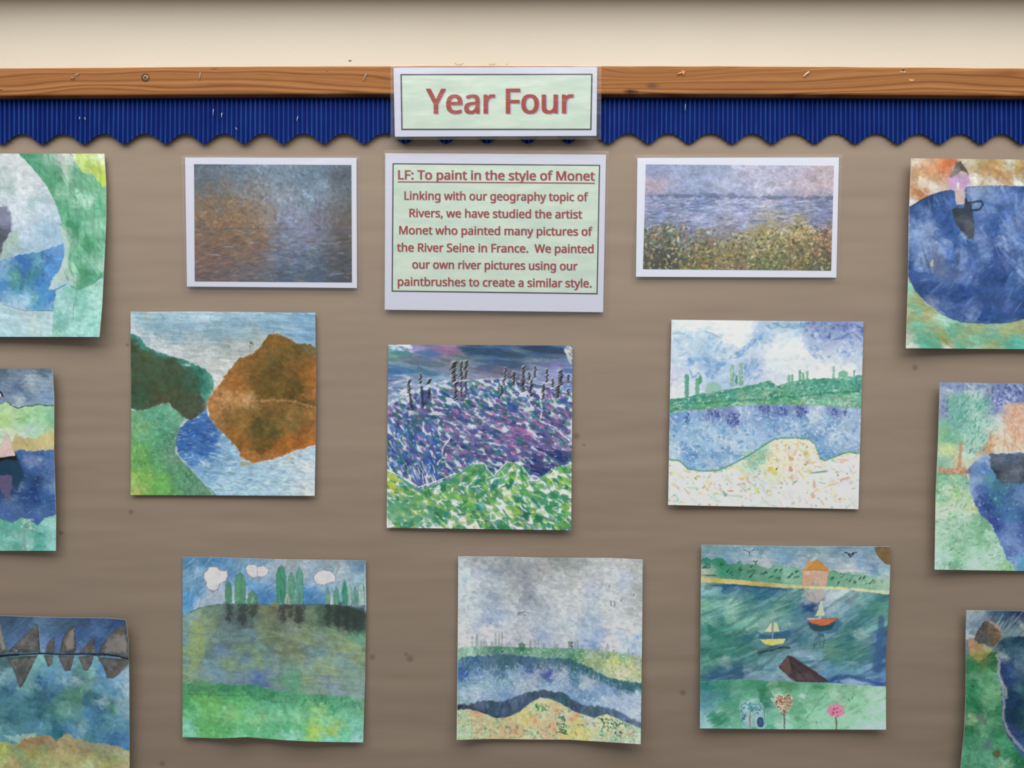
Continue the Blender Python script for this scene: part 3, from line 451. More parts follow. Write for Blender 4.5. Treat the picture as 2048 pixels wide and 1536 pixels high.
    # poplars
    for x0, x1, y0, c in ((392, 442, 250, '4a8c6c'), (465, 545, 190, '4f8f68'), (556, 632, 322, '578f6c'), (775, 850, 125, '3c8c68'), (860, 915, 180, '5a9a7c'), (920, 975, 140, '5a9c84'), (835, 880, 330, 'a4b8ac'), (1140, 1175, 290, '74a898'), (1205, 1245, 285, '5a9c84'), (1265, 1305, 230, '3f9078'), (1308, 1340, 260, '8cb0a8'), (1345, 1385, 285, '6a9c8c'), (1390, 1435, 245, 'a0c0b4'), (1178, 1204, 300, 'b4c4c4')):
        xm = (x0+x1)/2; yb = 415 if x0 > 700 else 428
        P = [xm, y0, xm+.35*(x1-x0), y0+30, x1, y0+80, x1-2, yb, x0+2, yb, x0, y0+80, xm-.35*(x1-x0), y0+30]
        m = s.poly(P, 4, 5); s.put(m, c, .92)
        s.dabs(m, 16, 34, 4, 88, [hx(c)*.8, hx(c)*1.12, hx(c)*.9], .5, 6)
        s.line([xm, y0, xm+.4*(x1-x0), y0+30, x1, y0+80, x1-1, yb-5], 4, '2c6654', .55, 2, 3); s.line([xm, y0, xm-.4*(x1-x0), y0+34, x0, y0+86, x0+1, yb-5], 3, '3c7866', .45, 2, 3)
    s.dabs((385, 370, 640, 425), 20, 10, 5, 80, '8cb8b0 b8ccc8 3a7858', .5, 40)
    # foreground bushes and grass
    b = [75, 1040, 200, 1030, 330, 1035, 480, 1045, 600, 1045, 700, 1060, 800, 1080, 1000, 1090, 1200, 1100, 1447, 1120]
    m = s.below(b, 8, 12)
    s.put(m, s.field('120,1090,4a9468 250,1080,4f9a64 400,1080,3c8c5c 600,1080,3c8a60 750,1110,469466 900,1110,4c9c70 1100,1140,449068 1300,1150,52a07c 1430,1170,6ca88c 100,1160,4a9c60 200,1160,68b458 300,1180,68b860 500,1180,58b068 650,1190,58ac78 800,1180,5aac80 900,1160,5cb084 1000,1190,58ac78 1200,1200,50a478 1400,1230,6cb490 150,1250,60b874 300,1250,70c070 450,1280,78bc70 600,1250,74c890 650,1310,88c888 800,1260,7ccc9c 950,1260,84cc9c 1100,1220,94cc80 1150,1290,84d098 1250,1240,74c498 1400,1290,7cccac 120,1390,7cccac 250,1360,5aac5c 400,1370,58b068 550,1380,58b474 700,1380,60bc84 850,1350,54b078 1000,1350,60b87c 1070,1350,a0c858 1210,1350,a4c860 1300,1380,70c8a4 1400,1400,94d0c4 900,1420,8cd4bc 500,1420,70c08c 1200,1430,78d0b8 1400,1340,78c8b0', 30, 50, 3.4))
    s.shade(.09*s.noise(34)+.04*s.noise(100, 14, 3), m)
    s.dabs(s.below(b, 4, 4)*(s.Y < 1140+.05*(s.X-75)), 130, 12, 7, -90, '2f7a50 5ca46c 3c8458', .5, 20)
    s.dabs(m*(s.Y > 1180), 220, 20, 12, 10, '8cd4a0 5cb470 68bc80 94d8b4 50a868', .3, 60)
    s.line([120, 1118, 450, 1125, 640, 1128, 720, 1160, 900, 1160], 6, '2f7850', .5, 5, 8)
    for x in (860, 905, 945): s.put(s.poly([x-18, 1080, x-22, 960, x, 900+abs(x-890)*.6, x+20, 960, x+18, 1080], 10, 10), '5aa07c', .6)
    for x, y in ((1060, 1350), (1110, 1350), (1200, 1340), (1240, 1370), (1060, 1290)): s.dab(x, y, 24, 20, 0, hx('a8cc58'), .55, .8)
    # clouds
    for P in ([235, 200, 262, 175, 270, 150, 330, 152, 360, 178, 410, 178, 414, 225, 395, 262, 350, 285, 345, 320, 310, 342, 275, 335, 245, 300, 250, 270, 228, 240], [542, 150, 570, 128, 610, 122, 632, 142, 690, 135, 722, 160, 715, 200, 680, 222, 635, 218, 600, 236, 580, 212, 560, 205], [1052, 205, 1085, 172, 1130, 156, 1190, 168, 1222, 205, 1220, 245, 1180, 252, 1130, 275, 1080, 265, 1055, 240]):
        s.put(s.poly(P, 3.5, 5, 14), '6a7a92', .8)
        q = np.array(P, float).reshape(-1, 2); q = q.mean(0)+(q-q.mean(0))*.95
        s.put(s.poly(q, 3, 5, 14), 'd3d0d3', 1); s.line(list(q.ravel()), 2.5, '7c6a74', .4, 2, 2)
    s.line([632, 142, 636, 190, 632, 218], 3, '6a6070', .7, 2, 2)
    s.line([1440, 100, 1440, 470], 6, 'a8c8d4', .6, 5, 5)
    s.grain(.05, .03); return s
@art
def misty_river(N=310):
    s = Canvas(56, 76, 1380, 1388, N, 10, 'd6dbdd')
    sk = s.field('100,100,b4bcbe 250,90,a0a6a4 200,110,9a9e9c 350,120,9aa2a4 430,120,8c949c 500,100,a4aaaa 700,120,a4a8a6 780,100,8c9490 900,130,98a09e 950,100,9ea4a4 1100,110,b4bab8 1300,120,b8bcbc 1420,140,aeb2b0 100,220,b8cede 90,330,c4d4e2 200,200,b0b8c8 180,260,c4ccd6 330,190,94a4b4 450,170,9098a4 540,190,848e9a 330,270,b4bec6 450,260,a4aaac 600,250,a4a8a8 520,220,98a0a6 330,370,94a4b4 320,410,a0aebc 230,380,b4c0c8 450,350,b0b6b8 580,320,98a0aa 610,380,8c96a4 700,350,bac0c4 800,300,bcc2c6 900,250,b4b8b8 1050,220,b0b6ba 1200,200,c0c6ca 1320,230,b0bcd0 1300,260,b4c0d0 1420,320,a8acac 1400,420,b0b6b6 1250,320,c0c8cc 1060,350,b4c0d0 1000,300,c4c8ca 150,480,c4d0d6 270,500,a8b8cc 290,545,94a8c8 370,490,a4b4cc 450,450,b4bec8 540,500,acb4be 650,480,a8b4c0 720,540,a0aebc 600,560,b4bcca 450,580,c4ccd6 400,650,c8ccd6 200,600,b4c0d0 100,600,c8d0d6 100,680,ccd4d4 300,650,ccccd6 500,640,b4b8c2 700,680,9cacc8 800,600,bcc6d2 900,480,c0c6cc 1030,530,a8bcd0 1020,600,acbcd2 1110,640,98b0d0 1000,680,a4b8d4 1200,560,ccd0d8 1300,600,ced4da 1320,690,b4c8e0 1400,660,a4bcd8 1400,560,c4c8ca 1200,700,ccced8 850,700,c4c8d4 1070,740,8ca8d0 600,720,bcc0cc 800,420,c4cad0 950,400,ccd0d4 1200,430,c4cacc', 35, 60, 3.6)
    s.put(np.ones_like(s.X), sk)
    s.shade(.07*s.noise(26)+.05*s.noise(60, 12, 5))
    for x, y, L, W, c, a in ((330, 375, 34, 26, '8092a4', .5), (340, 190, 34, 26, '8496aa', .45), (430, 115, 14, 22, '7c8696', .5), (545, 175, 10, 20, '707c8a', .6), (510, 210, 12, 14, '7c8692', .6), (560, 300, 16, 34, '7c8694', .5), (598, 370, 10, 16, '6c7688', .6), (380, 495, 18, 16, '7c94bc', .5), (290, 545, 20, 14, '7c98c4', .5), (265, 490, 14, 24, '94a8c4', .5), (700, 680, 34, 18, '8ca4c8', .5), (1400, 660, 12, 12, '6c94cc', .5), (1310, 690, 26, 18, '8cb0dc', .4), (1015, 705, 14, 8, '5c84c4', .6), (1072, 742, 18, 18, '6c90c4', .6), (1300, 250, 16, 10, '8ca0c4', .5), (210, 110, 60, 9, '7c807e', .5), (130, 95, 60, 7, '8c9290', .5), (1100, 640, 40, 18, '94b0d4', .4), (840, 145, 60, 14, '88948c', .35)):
        s.dab(x, y, L, W, .3, hx(c), a, .9)
    s.dabs((470, 480, 590, 520), 10, 7, 5, 40, '5c6c84', .7)
    s.dabs((70, 100, 650, 640), 60, 16, 10, 30, '98a8bc a8b0bc 8c98a8 d4dade', .35, 60, e=.9)
    for x, y, L in ((1200, 415, 24), (1228, 415, 24), (1276, 390, 14), (1188, 290, 12), (1372, 345, 10)): s.dab(x, y, L, 5, 1.45, hx('5a6470'), .7, .6)
    # far bank
    top = [56, 765, 300, 760, 500, 762, 800, 765, 1000, 770, 1200, 785, 1430, 800]
    bot = [56, 870, 90, 840, 200, 830, 400, 815, 600, 835, 900, 845, 1000, 890, 1080, 930, 1200, 980, 1300, 1000, 1440, 1010]
    bk = s.below(top, 5, 7)*(1-s.below(bot, 5, 9))
    gf = s.field('100,790,84b09a 250,785,6a9c84 350,800,44806a 450,790,5c9478 550,770,3f7c60 530,810,5c9c7c 650,800,7cac90 750,790,6a9c80 850,790,6ca488 950,790,44906c 1000,850,84a878 1080,860,94ac74 1050,800,9cb494 1150,870,a4b880 1250,850,c4c874 1350,860,b4c07c 1150,800,7ca080 1300,800,7cb090 1400,820,a4b4a0 1200,930,b4c494 1300,930,ccccac 1400,930,b4c098 1350,980,b8c49c 1100,920,8caca0 150,820,a4c8b8 250,815,7ca898', 20, 40)
    s.put(bk, gf); s.dabs(bk, 420, 12, 6, 60, gf, .6, 60, .13); s.dabs(bk, 160, 9, 4, 60, 'd8dccc c4d4c4', .5, 60); s.dabs(bk*(s.X > 1100), 90, 10, 5, 60, 'd4d070 94b07c e0dcb0', .6, 60)
    for x, h, w in ((165, 85, 9), (200, 100, 14), (230, 40, 14), (262, 45, 26), (315, 45, 18), (340, 110, 10), (365, 118, 8), (388, 120, 9), (440, 40, 30), (538, 34, 34), (600, 55, 8), (638, 50, 12), (660, 70, 8), (705, 35, 12), (782, 50, 12), (800, 30, 14), (898, 52, 26), (935, 50, 12), (955, 75, 9), (985, 25, 12), (1110, 25, 28), (1165, 30, 10), (1180, 60, 16), (1225, 20, 16), (1335, 45, 10), (1380, 20, 30)):
        yb = 765+max(0, (x-900)*.07); q = [x-w/2, yb, x-w/2, yb-h*.8, x, yb-h, x+w/2, yb-h*.75, x+w/2, yb]
        s.put(s.poly(q, 4, 3), '7a948c', .4); s.line(q, 3, '64706c', .55, 2, 2)
    s.dabs((885, 715, 915, 755), 14, 7, 4, 70, '4a5450', .7); s.put(s.poly([510, 735, 540, 725, 562, 745, 560, 780, 515, 780], 5, 8), '3c7058', .6)
    # water
    e = [56, 1200, 150, 1195, 260, 1170, 400, 1180, 500, 1140, 600, 1100, 700, 1088, 850, 1105, 920, 1160, 980, 1190, 1100, 1195, 1250, 1215, 1350, 1270, 1440, 1310]
    wv = s.below(bot, 5, 9)*(1-s.below(e, 4, 5))
    wf = s.field('100,850,5a84a4 180,860,44749c 300,860,5a7c9c 380,870,3f6c74 450,840,44687c 540,860,3c5c7c 600,870,4c7494 700,850,5a7c80 800,850,4c7488 870,860,3c6c6c 950,900,3f706c 1040,920,2f5c64 1100,970,84a0b8 1140,980,2f6c68 1250,1000,44748c 1330,1030,3c7078 1400,1030,3c7484 1280,1060,5a7ca4 100,970,3c6ca4 220,950,5a84b0 180,1000,84a8c8 100,1050,7ca8c4 300,930,7494b8 250,1050,94b8cc 380,960,4c7898 400,1040,7ca4b8 500,930,7c9cbc 500,1000,8cacc4 600,930,4464a0 620,980,a4b4cc 700,940,94a4c0 740,970,4c60a0 800,920,7c94b0 850,960,a4b4c8 900,930,547c9c 950,1000,5484a4 1000,960,7490b0 1020,1020,b4c4d4 1100,1050,84a4cc 1200,1060,7c9cc8 1300,1120,a4bcd8 1400,1100,a4bcd8 1400,1200,b8c8dc 1300,1180,a8b8d8 1200,1140,a8c0dc 1100,1130,8cacd0 1000,1120,6c94bc 900,1080,84a4cc 800,1060,94b0cc 700,1050,84a8c4 600,1060,a4b8cc 500,1070,a4b8d0 400,1110,7ca0c4 450,1130,6c94c0 300,1120,94b4d0 200,1120,a8c0d4 100,1120,a4bccc 80,1160,7ca4a8 250,1150,8ca4c4 350,1150,8ca8c8', 20, 40, 3.8)
    s.put(wv, wf); s.dabs(wv, 900, 13, 6, 70, wf, .6, 40, .11); s.dabs(wv*(s.Y > 900), 380, 10, 4.5, 40, 'ccd8e0 c0d0e0 b4c8dc', .5, 60, .03); s.dabs(s.poly([90, 830, 950, 840, 1040, 920, 1030, 970, 600, 920, 90, 950]), 200, 18, 5, 85, '2f5c74 44648c 3c6c60 5a7ca4', .55, 20)
    s.dabs(s.poly([900, 860, 1200, 980, 1440, 1000, 1440, 1080, 1250, 1060, 900, 930]), 110, 20, 6, 85, '2c6464 34708c 2f6458', .6, 15)
    # dark near shore
    e2 = [56, 1240, 150, 1235, 250, 1270, 350, 1305, 420, 1300, 520, 1260, 600, 1190, 680, 1145, 760, 1155, 850, 1200, 950, 1255, 1080, 1290, 1180, 1255, 1300, 1300, 1440, 1345]
    d = s.below(e, 9, 12)*(1-s.below(e2, 8, 10))
    s.put(d, s.field('80,1225,20303c 150,1215,303c4c 220,1210,4c5c74 300,1260,2f4c60 400,1240,384c68 480,1200,4c6078 550,1170,44587c 600,1150,3c5470 700,1120,3c4c68 800,1140,34506c 850,1170,2c5c64 950,1210,3c4c6c 1050,1220,3f5c68 1100,1240,3c6070 1200,1230,4c6484 1300,1260,546c94 1400,1310,5a7088', 15, 40))
    s.put(d, '6c84a0', .2); s.shade(.2*s.noise(22, 60), d); s.dabs(d, 160, 20, 6, 85, s.c.copy(), .5, 20, .16)
    s.line([56, 1205, 130, 1215, 220, 1245, 320, 1290, 400, 1305, 480, 1280], 9, '1f2a38', .6, 5, 8)
    s.put(s.poly([700, 1140, 760, 1140, 800, 1170, 720, 1175], 5, 6), '3c8464', .7)
    # meadow
    md = s.below(e2, 5, 6)
    s.put(md, s.field('120,1290,a8c494 100,1400,a4c8a4 200,1260,d8a078 250,1370,c8c090 350,1340,b4b878 420,1370,d8b080 500,1400,e4a880 450,1320,c8c080 560,1290,e0c868 620,1220,c8d098 700,1200,d0d494 700,1270,c8d0a8 650,1330,dca880 800,1240,d8b488 850,1300,c0ccb4 780,1380,e0a884 900,1300,d8b890 950,1340,e0c070 990,1380,d8d464 880,1400,e4d470 1080,1300,b4c4cc 1130,1330,d4d49c 1200,1320,d8dca0 1280,1320,d0d8a4 1350,1350,90a894 1400,1380,a8bca8 1250,1400,9cb89c 1150,1420,a8c49c 600,1400,c8d4a0 1420,1440,c4dcd0', 20, 45)*.8+hx('ccd4b4')*.2)
    s.dabs(md, 620, 12, 6, 30, '4c9478 c0d084 dcd080 dca880 dfe4d4 d8dcb0 8cb88c e0c470 c4d8b0 6ca488', .6, 60)
    s.dabs(md, 90, 12, 6, 30, 'dc8458 e09468 e8b088', .6, 40)
    s.dabs((1120, 1290, 1320, 1420), 44, 10, 5, 60, '2c6c58 2f5c58', .85, 30); s.dabs((800, 1290, 880, 1420), 34, 12, 5, 10, '2f7464 2f6454', .8, 40); s.dabs((640, 1200, 720, 1240), 14, 12, 6, 80, '2f7c5c', .7)
    s.dabs((100, 1360, 760, 1420), 30, 12, 5, 60, '3c8468 5ca080', .6, 40)
    for x, y in ((200, 1262), (640, 1328), (800, 1245), (955, 1280), (495, 1395), (785, 1385), (915, 1310), (230, 1390)): s.dab(x, y, 20, 11, -.2, hx('e08c60'), .75, .7)
    s.line([56, 76, 56, 1460], 5, 'e4e6e4', .8); s.grain(.045, .02); return s

@art
def sailing_boats(N=310):
    s = Canvas(58, 60, 1416, 1376, N, 11, 'd8e4dc')
    sk = s.field('100,90,6c949c 300,90,6c94a4 500,90,6c94a8 700,90,7098a8 900,90,7ca0a8 1100,90,7090a4 1300,90,7494ac 120,140,7ca0ac 300,130,8cacbc 250,180,6c94b0 420,130,94b0bc 480,160,a8b4b8 550,190,b8bcc0 650,130,7ca4bc 700,150,7098b4 650,190,88a8bc 800,130,84a4b4 950,130,90acb8 1000,180,94b0c0 1100,160,9cb4c0 1200,150,84a4bc 1150,230,b8c4c8 1250,210,7498bc 1350,230,6c94b8 1330,180,94a8bc 1400,250,84a8b8 1300,270,b4c4cc 1200,250,b0bcc0 1050,220,9cb0bc 750,200,9cb4c0 1440,280,a4c0c4', 25, 90)
    s.put(np.ones_like(s.X), sk); s.shade(.08*s.noise(150, 12, 4)+.04*s.noise(30))
    # shore
    gt = [58, 170, 100, 150, 135, 175, 170, 155, 220, 160, 260, 205, 320, 200, 345, 175, 370, 205, 450, 200, 520, 215, 570, 235, 600, 205, 660, 205, 690, 220, 740, 210, 800, 220, 830, 300, 1000, 300, 1010, 255, 1060, 240, 1100, 262, 1170, 255, 1200, 275, 1260, 262, 1300, 275, 1370, 285, 1400, 300, 1490, 285]
    g = s.below(gt, 3, 4)*(s.Y < 420)
    s.put(g, s.field('100,180,2c7c68 200,190,2c8464 230,260,348c6c 300,230,44886c 420,230,5a9478 400,290,4c9478 520,250,6ca48c 600,230,64a888 620,290,5a9c7c 720,240,84b49c 780,260,74b094 720,300,84b89c 1050,280,5aa07c 1100,310,7cb090 1180,280,6ca88c 1250,300,84b498 1330,320,84b898 1400,330,94b8a0 1460,340,a4c8b0 90,260,a4b8a0 150,270,84a890', 12, 40))
    for P in ([100, 150, 150, 200, 140, 250], [370, 205, 330, 260], [600, 205, 560, 250, 545, 300], [690, 220, 660, 260], [1060, 240, 1100, 290], [1200, 275, 1180, 310], [1400, 300, 1420, 350]): s.line(P, 3, '3c7860', .6, 2, 5)
    for x, y in ((75, 230), (100, 235), (218, 205), (260, 265), (275, 275), (345, 235), (360, 245), (410, 255), (440, 235), (455, 265), (430, 295), (520, 275), (545, 262), (575, 295), (610, 240), (632, 300), (715, 290), (740, 270), (770, 250), (785, 290), (660, 240), (1045, 300), (1085, 335), (1110, 280), (1165, 315), (1215, 330), (1245, 300), (1280, 295), (1345, 320), (1320, 345)):
        for k in range(3): s.dab(x+12*s.r.randn()*.7, y+6*s.r.randn(), 13, 4.5, -.7, hx('1f4440'), .6, .8)
    s.dab(120, 290, 58, 6, .02, hx('4a4a48'), .8, .5)
    sd = s.poly([50, 305, 180, 310, 350, 320, 500, 335, 800, 350, 1000, 360, 1200, 372, 1490, 400, 1490, 425, 1200, 392, 1000, 385, 850, 378, 500, 365, 250, 350, 58, 342], 3, 4)
    s.put(sd, s.field('100,325,d0c078 180,320,b8a44c 300,335,d4bc78 520,350,c0a050 700,360,c8b87c 900,368,d0c890 1100,380,d4cc9c 1400,400,d4d0a8', 8, 30))
    # house
    s.put(s.poly([818, 235, 1018, 245, 998, 358, 815, 352], 3, 3), 'cfa284', 1)
    s.put(s.poly([900, 245, 1010, 248, 1000, 355, 940, 355], 10, 8), 'c8a898', .6); s.put(s.poly([815, 300, 870, 300, 880, 352, 815, 352], 8, 6), 'd4a47c', .7)
    s.put(s.poly([818, 235, 860, 190, 925, 158, 980, 200, 1018, 245, 920, 238], 3, 3), 'c88838', 1); s.put(s.poly([925, 160, 880, 205, 845, 232, 822, 233, 865, 190], 4, 4), 'd89c50', .7); s.put(s.poly([855, 200, 850, 158, 866, 150, 872, 185], 3, 2), 'd08850', 1)
    s.line([818, 238, 920, 238, 1018, 247], 3.5, '8a5020', .7, 2); s.line([925, 160, 1018, 245], 3, '94602c', .6, 2); s.line([818, 240, 815, 350, 998, 358, 1018, 247], 3, '946c50', .5, 2)
    s.dab(858, 262, 16, 14, 0, hx('d8c8bc'), .8); s.dab(915, 325, 20, 24, 0, hx('b0b0b4'), .8); s.line([895, 350, 898, 312, 915, 302, 935, 315, 938, 352], 3, '7c7470', .6, 2)
    s.dabs((860, 120, 920, 165), 8, 14, 5, -40, 'c8d4d8', .5)
    # lake
    lk = s.poly([50, 342, 250, 350, 500, 365, 850, 378, 1200, 392, 1490, 425, 1490, 1112, 1300, 1100, 1050, 1085, 800, 1080, 400, 1065, 250, 1070, 50, 1090], 3, 4)
    w = s.field('100,370,8cb4bc 250,370,2c5c84 420,375,34648c 620,380,44789c 150,440,6ca8a4 300,430,64a0a0 500,410,2f6c88 650,420,3c7c80 750,410,6ca0a4 900,440,a8a8ac 1000,400,b0c4cc 1150,410,a4c4c8 1300,430,6ca4a8 1420,450,3c7480 120,520,74b098 300,500,84b4a4 450,480,4c8c8c 550,510,44848c 680,480,6ca49c 800,460,84b0b0 850,510,2c4c80 780,560,44808c 1080,470,9cb8c4 1150,500,6c98a8 1250,470,7caaa8 1350,500,44807c 1430,520,4c8878 120,620,7cb0a0 300,600,7cb09c 400,560,64a094 500,600,74a89c 600,560,7cac9c 700,560,5a948c 720,640,7ca8a0 800,620,5c8c98 1100,560,7ca4b0 1200,570,548c94 1280,560,3c7c7c 1400,600,5a948c 1200,650,34747c 1300,620,44808c 1350,650,6ca0a0 120,700,2f7c74 220,680,3c8478 350,680,5c9c8c 450,680,84b4a4 560,680,8cb8ac 100,780,64a094 250,760,3c8474 350,750,3c7c74 420,740,347080 620,730,3c6484 720,700,4c7c94 800,720,4c7890 850,760,3c7480 900,720,6c98a8 1000,740,64949c 1150,740,4c8484 1200,760,34747c 1300,720,84acac 1420,700,3c608c 1430,850,3c6094 1380,780,5a84a4 120,860,2f7468 250,840,34806c 400,830,3c8478 480,860,4c8484 600,880,6c949c 700,850,64949c 800,870,7ca0b0 900,850,5a8c90 1050,820,5c9484 1150,850,44807c 1250,830,54907c 1100,900,548c80 1250,900,3c7c78 1300,880,5c9494 120,960,5c9c8c 250,930,84aca8 330,980,2c5c78 450,930,5c8c94 520,970,6c98a8 620,960,6ca0b0 180,1030,2f607c 300,1020,447494 450,1020,7ca0b4 600,1030,7ca4bc 900,900,84a8c0 950,960,84a8c4 1100,1000,5c94a4 1050,1040,548cb0 1200,960,5c94a4 1250,1000,6c9cb0 1350,970,74a0b8 1400,940,3c6494 1420,1030,5c88b4 1300,1030,5484b4 1150,1060,3458a0 1300,1080,7ca4c8 1420,1090,3c68ac', 25, 70, 3.6)
    s.put(lk, w)
    A = lambda x, y: -28 if y < 800 and x > 250 else (-14 if y > 800 else -8)
    s.dabs(lk, 260, 66, 17, A, w, .5, 12, .12, e=.4); s.dabs(lk, 34, 60, 9, A, 'a4c8c0 8cb8b8 b0ccc8', .3, 12, e=.6); s.dabs(lk, 60, 80, 13, A, '2c6c70 2f6878 2c6460', .4, 10, e=.4)
    s.shade(.09*s.noise(120, 12, -22)+.05*s.noise(40), lk)
    s.line([150, 362, 250, 368, 330, 362, 480, 372, 700, 388], 15, '2c5480', .75, 5, 5)
    for P, wd, c in (([840, 515, 870, 520, 900, 545], 26, '2c4a84'), ([1425, 600, 1420, 760, 1400, 960], 46, '3c6490'), ([1440, 830, 1420, 1000], 30, '3c5c94'), ([150, 1045, 260, 1030, 370, 975], 30, '2f5f80'), ([1055, 1065, 1100, 1040, 1200, 1038, 1300, 1060, 1440, 1095], 26, '34559c'), ([1060, 1075, 1100, 1050], 24, '2c4c94')): s.line(P, wd, c, .75, 8, 8)
    s.put(s.poly([1090, 1070, 1200, 1055, 1330, 1090, 1200, 1098], 8, 8), '9cbcd8', .7)
    s.put(s.poly([835, 385, 990, 385, 985, 440, 930, 485, 870, 470, 835, 430], 6, 8), 'b4a8a8', .8); s.line([835, 388, 838, 440, 875, 475, 930, 490], 3, '747c88', .5); s.dabs((845, 400, 930, 460), 12, 12, 6, 50, '8c8c94', .4)
    s.put(s.poly([990, 400, 1140, 405, 1100, 450, 1000, 470], 12, 10), 'bcd0d8', .7)
    # boats
    s.put(s.poly([880, 690, 860, 640, 905, 660, 1000, 660, 1100, 600, 1130, 640, 1085, 700, 1040, 720], 10, 12), '34688c', .75)
    s.put(s.poly([862, 605, 1095, 603, 1030, 648, 985, 656, 890, 636], 3, 3), 'd0693f', 1); s.line([862, 605, 960, 602, 1095, 603, 1030, 650, 980, 658, 890, 638, 862, 605], 4, '6c3a34', .7, 2); s.put(s.poly([860, 600, 970, 598, 970, 608, 870, 612], 3, 3), 'd8d4c8', .7)
    s.put(s.poly([868, 632, 985, 660, 1078, 628, 1050, 685, 985, 700, 920, 695, 885, 665], 4, 4), '2c4c5c', .9); s.line([880, 655, 980, 672, 1060, 660], 3, '1c3440', .7, 2)
    s.put(s.poly([955, 480, 970, 475, 985, 540, 995, 580, 920, 585, 945, 540], 4, 4), 'd8dca8', .8); s.put(s.poly([958, 470, 972, 470, 965, 598, 955, 598], 3, 2), 'b8c8c8', .9); s.line([972, 490, 972, 595], 3, '6c94a0', .7, 2)
    s.put(s.poly([990, 580, 1030, 500, 1050, 570, 1010, 600], 12, 10), '9cbcd0', .5)
    for P in ([945, 708, 952, 760, 925, 825, 918, 800, 940, 745], [965, 720, 962, 780, 978, 825], [988, 720, 1000, 770, 990, 825]): s.line(P, 4, '2c4c58', .75, 2.5, 3)
    s.put(s.poly([950, 710, 995, 720, 990, 740, 955, 735], 5, 4), '34586c', .7); s.line([925, 825, 985, 825], 3, '44606c', .6)
    s.put(s.poly([490, 755, 500, 715, 600, 735, 710, 690, 765, 700, 740, 740, 700, 770, 560, 800], 10, 12), '2f6088', .8)
    s.put(s.poly([360, 765, 480, 700, 510, 710, 440, 770, 380, 785], 8, 8), '2c6c78', .7)
    s.put(s.poly([545, 705, 605, 620, 600, 710], 3, 3), 'd8dca8', .95); s.put(s.poly([612, 625, 640, 640, 658, 700, 612, 705], 3, 3), 'd0d89c', .95); s.line([606, 615, 605, 755], 11, '7ca0b8', .95, 2.5, 2); s.line([599, 620, 599, 755], 3, '44606c', .6, 2); s.line([612, 625, 645, 655, 658, 700], 3, '5c7474', .6, 2)
    s.put(s.poly([505, 762, 705, 755, 690, 790, 600, 808, 550, 800], 3, 3), 'd8d06c', 1); s.put(s.poly([620, 770, 700, 760, 685, 788, 630, 800], 6, 5), 'e0dc8c', .6); s.line([505, 762, 540, 795, 600, 810, 690, 792, 706, 757], 3, '5c7454', .6, 2)
    s.put(s.poly([495, 870, 600, 815, 740, 815, 735, 835, 620, 835, 510, 885], 6, 6), '3c5858', .55); s.line([495, 862, 600, 845, 690, 815, 742, 825], 7, '1f3438', .85, 3, 3); s.line([495, 885, 560, 840, 600, 818, 660, 812, 740, 825], 4, '20383c', .7, 3, 3)
    # jetty
    s.put(s.poly([725, 880, 760, 888, 900, 975, 1050, 1080, 790, 1078, 745, 1050, 655, 965, 680, 935], 4, 5), '4a3a3e', .95)
    s.put(s.poly([665, 960, 730, 890, 745, 950, 750, 1010, 730, 1030], 5, 5), '6c5450', .85); s.put(s.poly([780, 1010, 900, 1020, 950, 1070, 800, 1070], 10, 12), '6c5a5c', .5)
    for P in ([735, 885, 750, 950, 800, 1070], [730, 895, 820, 950, 1045, 1075], [760, 950, 870, 1060], [660, 962, 760, 1065, 800, 1078, 1045, 1082]): s.line(P, 4, '2f2426', .7, 3, 4)
    for k in range(7): s.line([660+16*k, 975+12*k, 640+18*k, 1005+12*k], 3, '7c949c', .5, 2)
    s.put(s.poly([650, 975, 740, 1050, 780, 1078, 720, 1070, 640, 1010], 8, 8), 'a8c0c4', .5)
    # near bank
    g = s.below([50, 1092, 250, 1072, 400, 1066, 800, 1082, 1050, 1088, 1200, 1100, 1490, 1118], 4, 5)
    s.put(g, s.field('100,1110,2c8074 250,1100,3c8c70 450,1090,3c9468 700,1100,4c9c68 950,1100,4c9c6c 1150,1130,7cb494 1400,1150,a4d4b8 120,1200,4c8c98 100,1270,5c98ac 300,1140,6cac94 250,1200,3c8c84 430,1180,5aa88c 540,1150,2c7c5c 600,1130,84b898 300,1250,4c9c7c 200,1300,84c0ac 180,1370,3c9474 300,1330,64ac90 120,1420,94ccc8 80,1350,94c8d0 300,1420,74c0a0 650,1220,b4d8c0 600,1300,7cc0a0 560,1250,3c8c7c 560,1400,5cb48c 700,1400,a4e0c4 780,1250,64ac88 850,1180,7cc09c 820,1340,4c9c6c 780,1400,7cc8a0 900,1250,84c8a0 900,1350,94d8b4 1000,1200,7cc09c 950,1400,9ce0bc 1050,1160,8cc8a0 1100,1180,a4d4b4 1180,1200,84c098 1250,1250,94d4a8 1350,1250,a0dcb4 1200,1350,a0e0b8 1400,1350,a4e0bc 1350,1420,b0ecd0 1440,1420,b4ecd8 460,1220,8cc8b4 480,1130,4c9c7c', 20, 60))
    s.dabs(g, 110, 50, 12, -24, s.c.copy(), .5, 20, .1, e=.7); s.shade(.06*s.noise(120, 14, -20), g); s.dabs((120, 1330, 260, 1400), 12, 46, 12, -25, '34906c', .6, 10)
    s.line([545, 1110, 530, 1160, 520, 1220], 24, '2f8460', .7, 6, 8); s.line([1020, 1160, 960, 1230, 900, 1320, 870, 1345], 7, '4c9c70', .6, 5, 5)
    s.put(s.poly([820, 1165, 860, 1175, 850, 1205, 815, 1190], 6, 6), 'c4e4d4', .7); s.dabs((1180, 1180, 1220, 1215), 5, 12, 5, 60, '54987c', .7); s.dabs((940, 1375, 985, 1390), 7, 10, 4, 30, '5c9c80', .6)
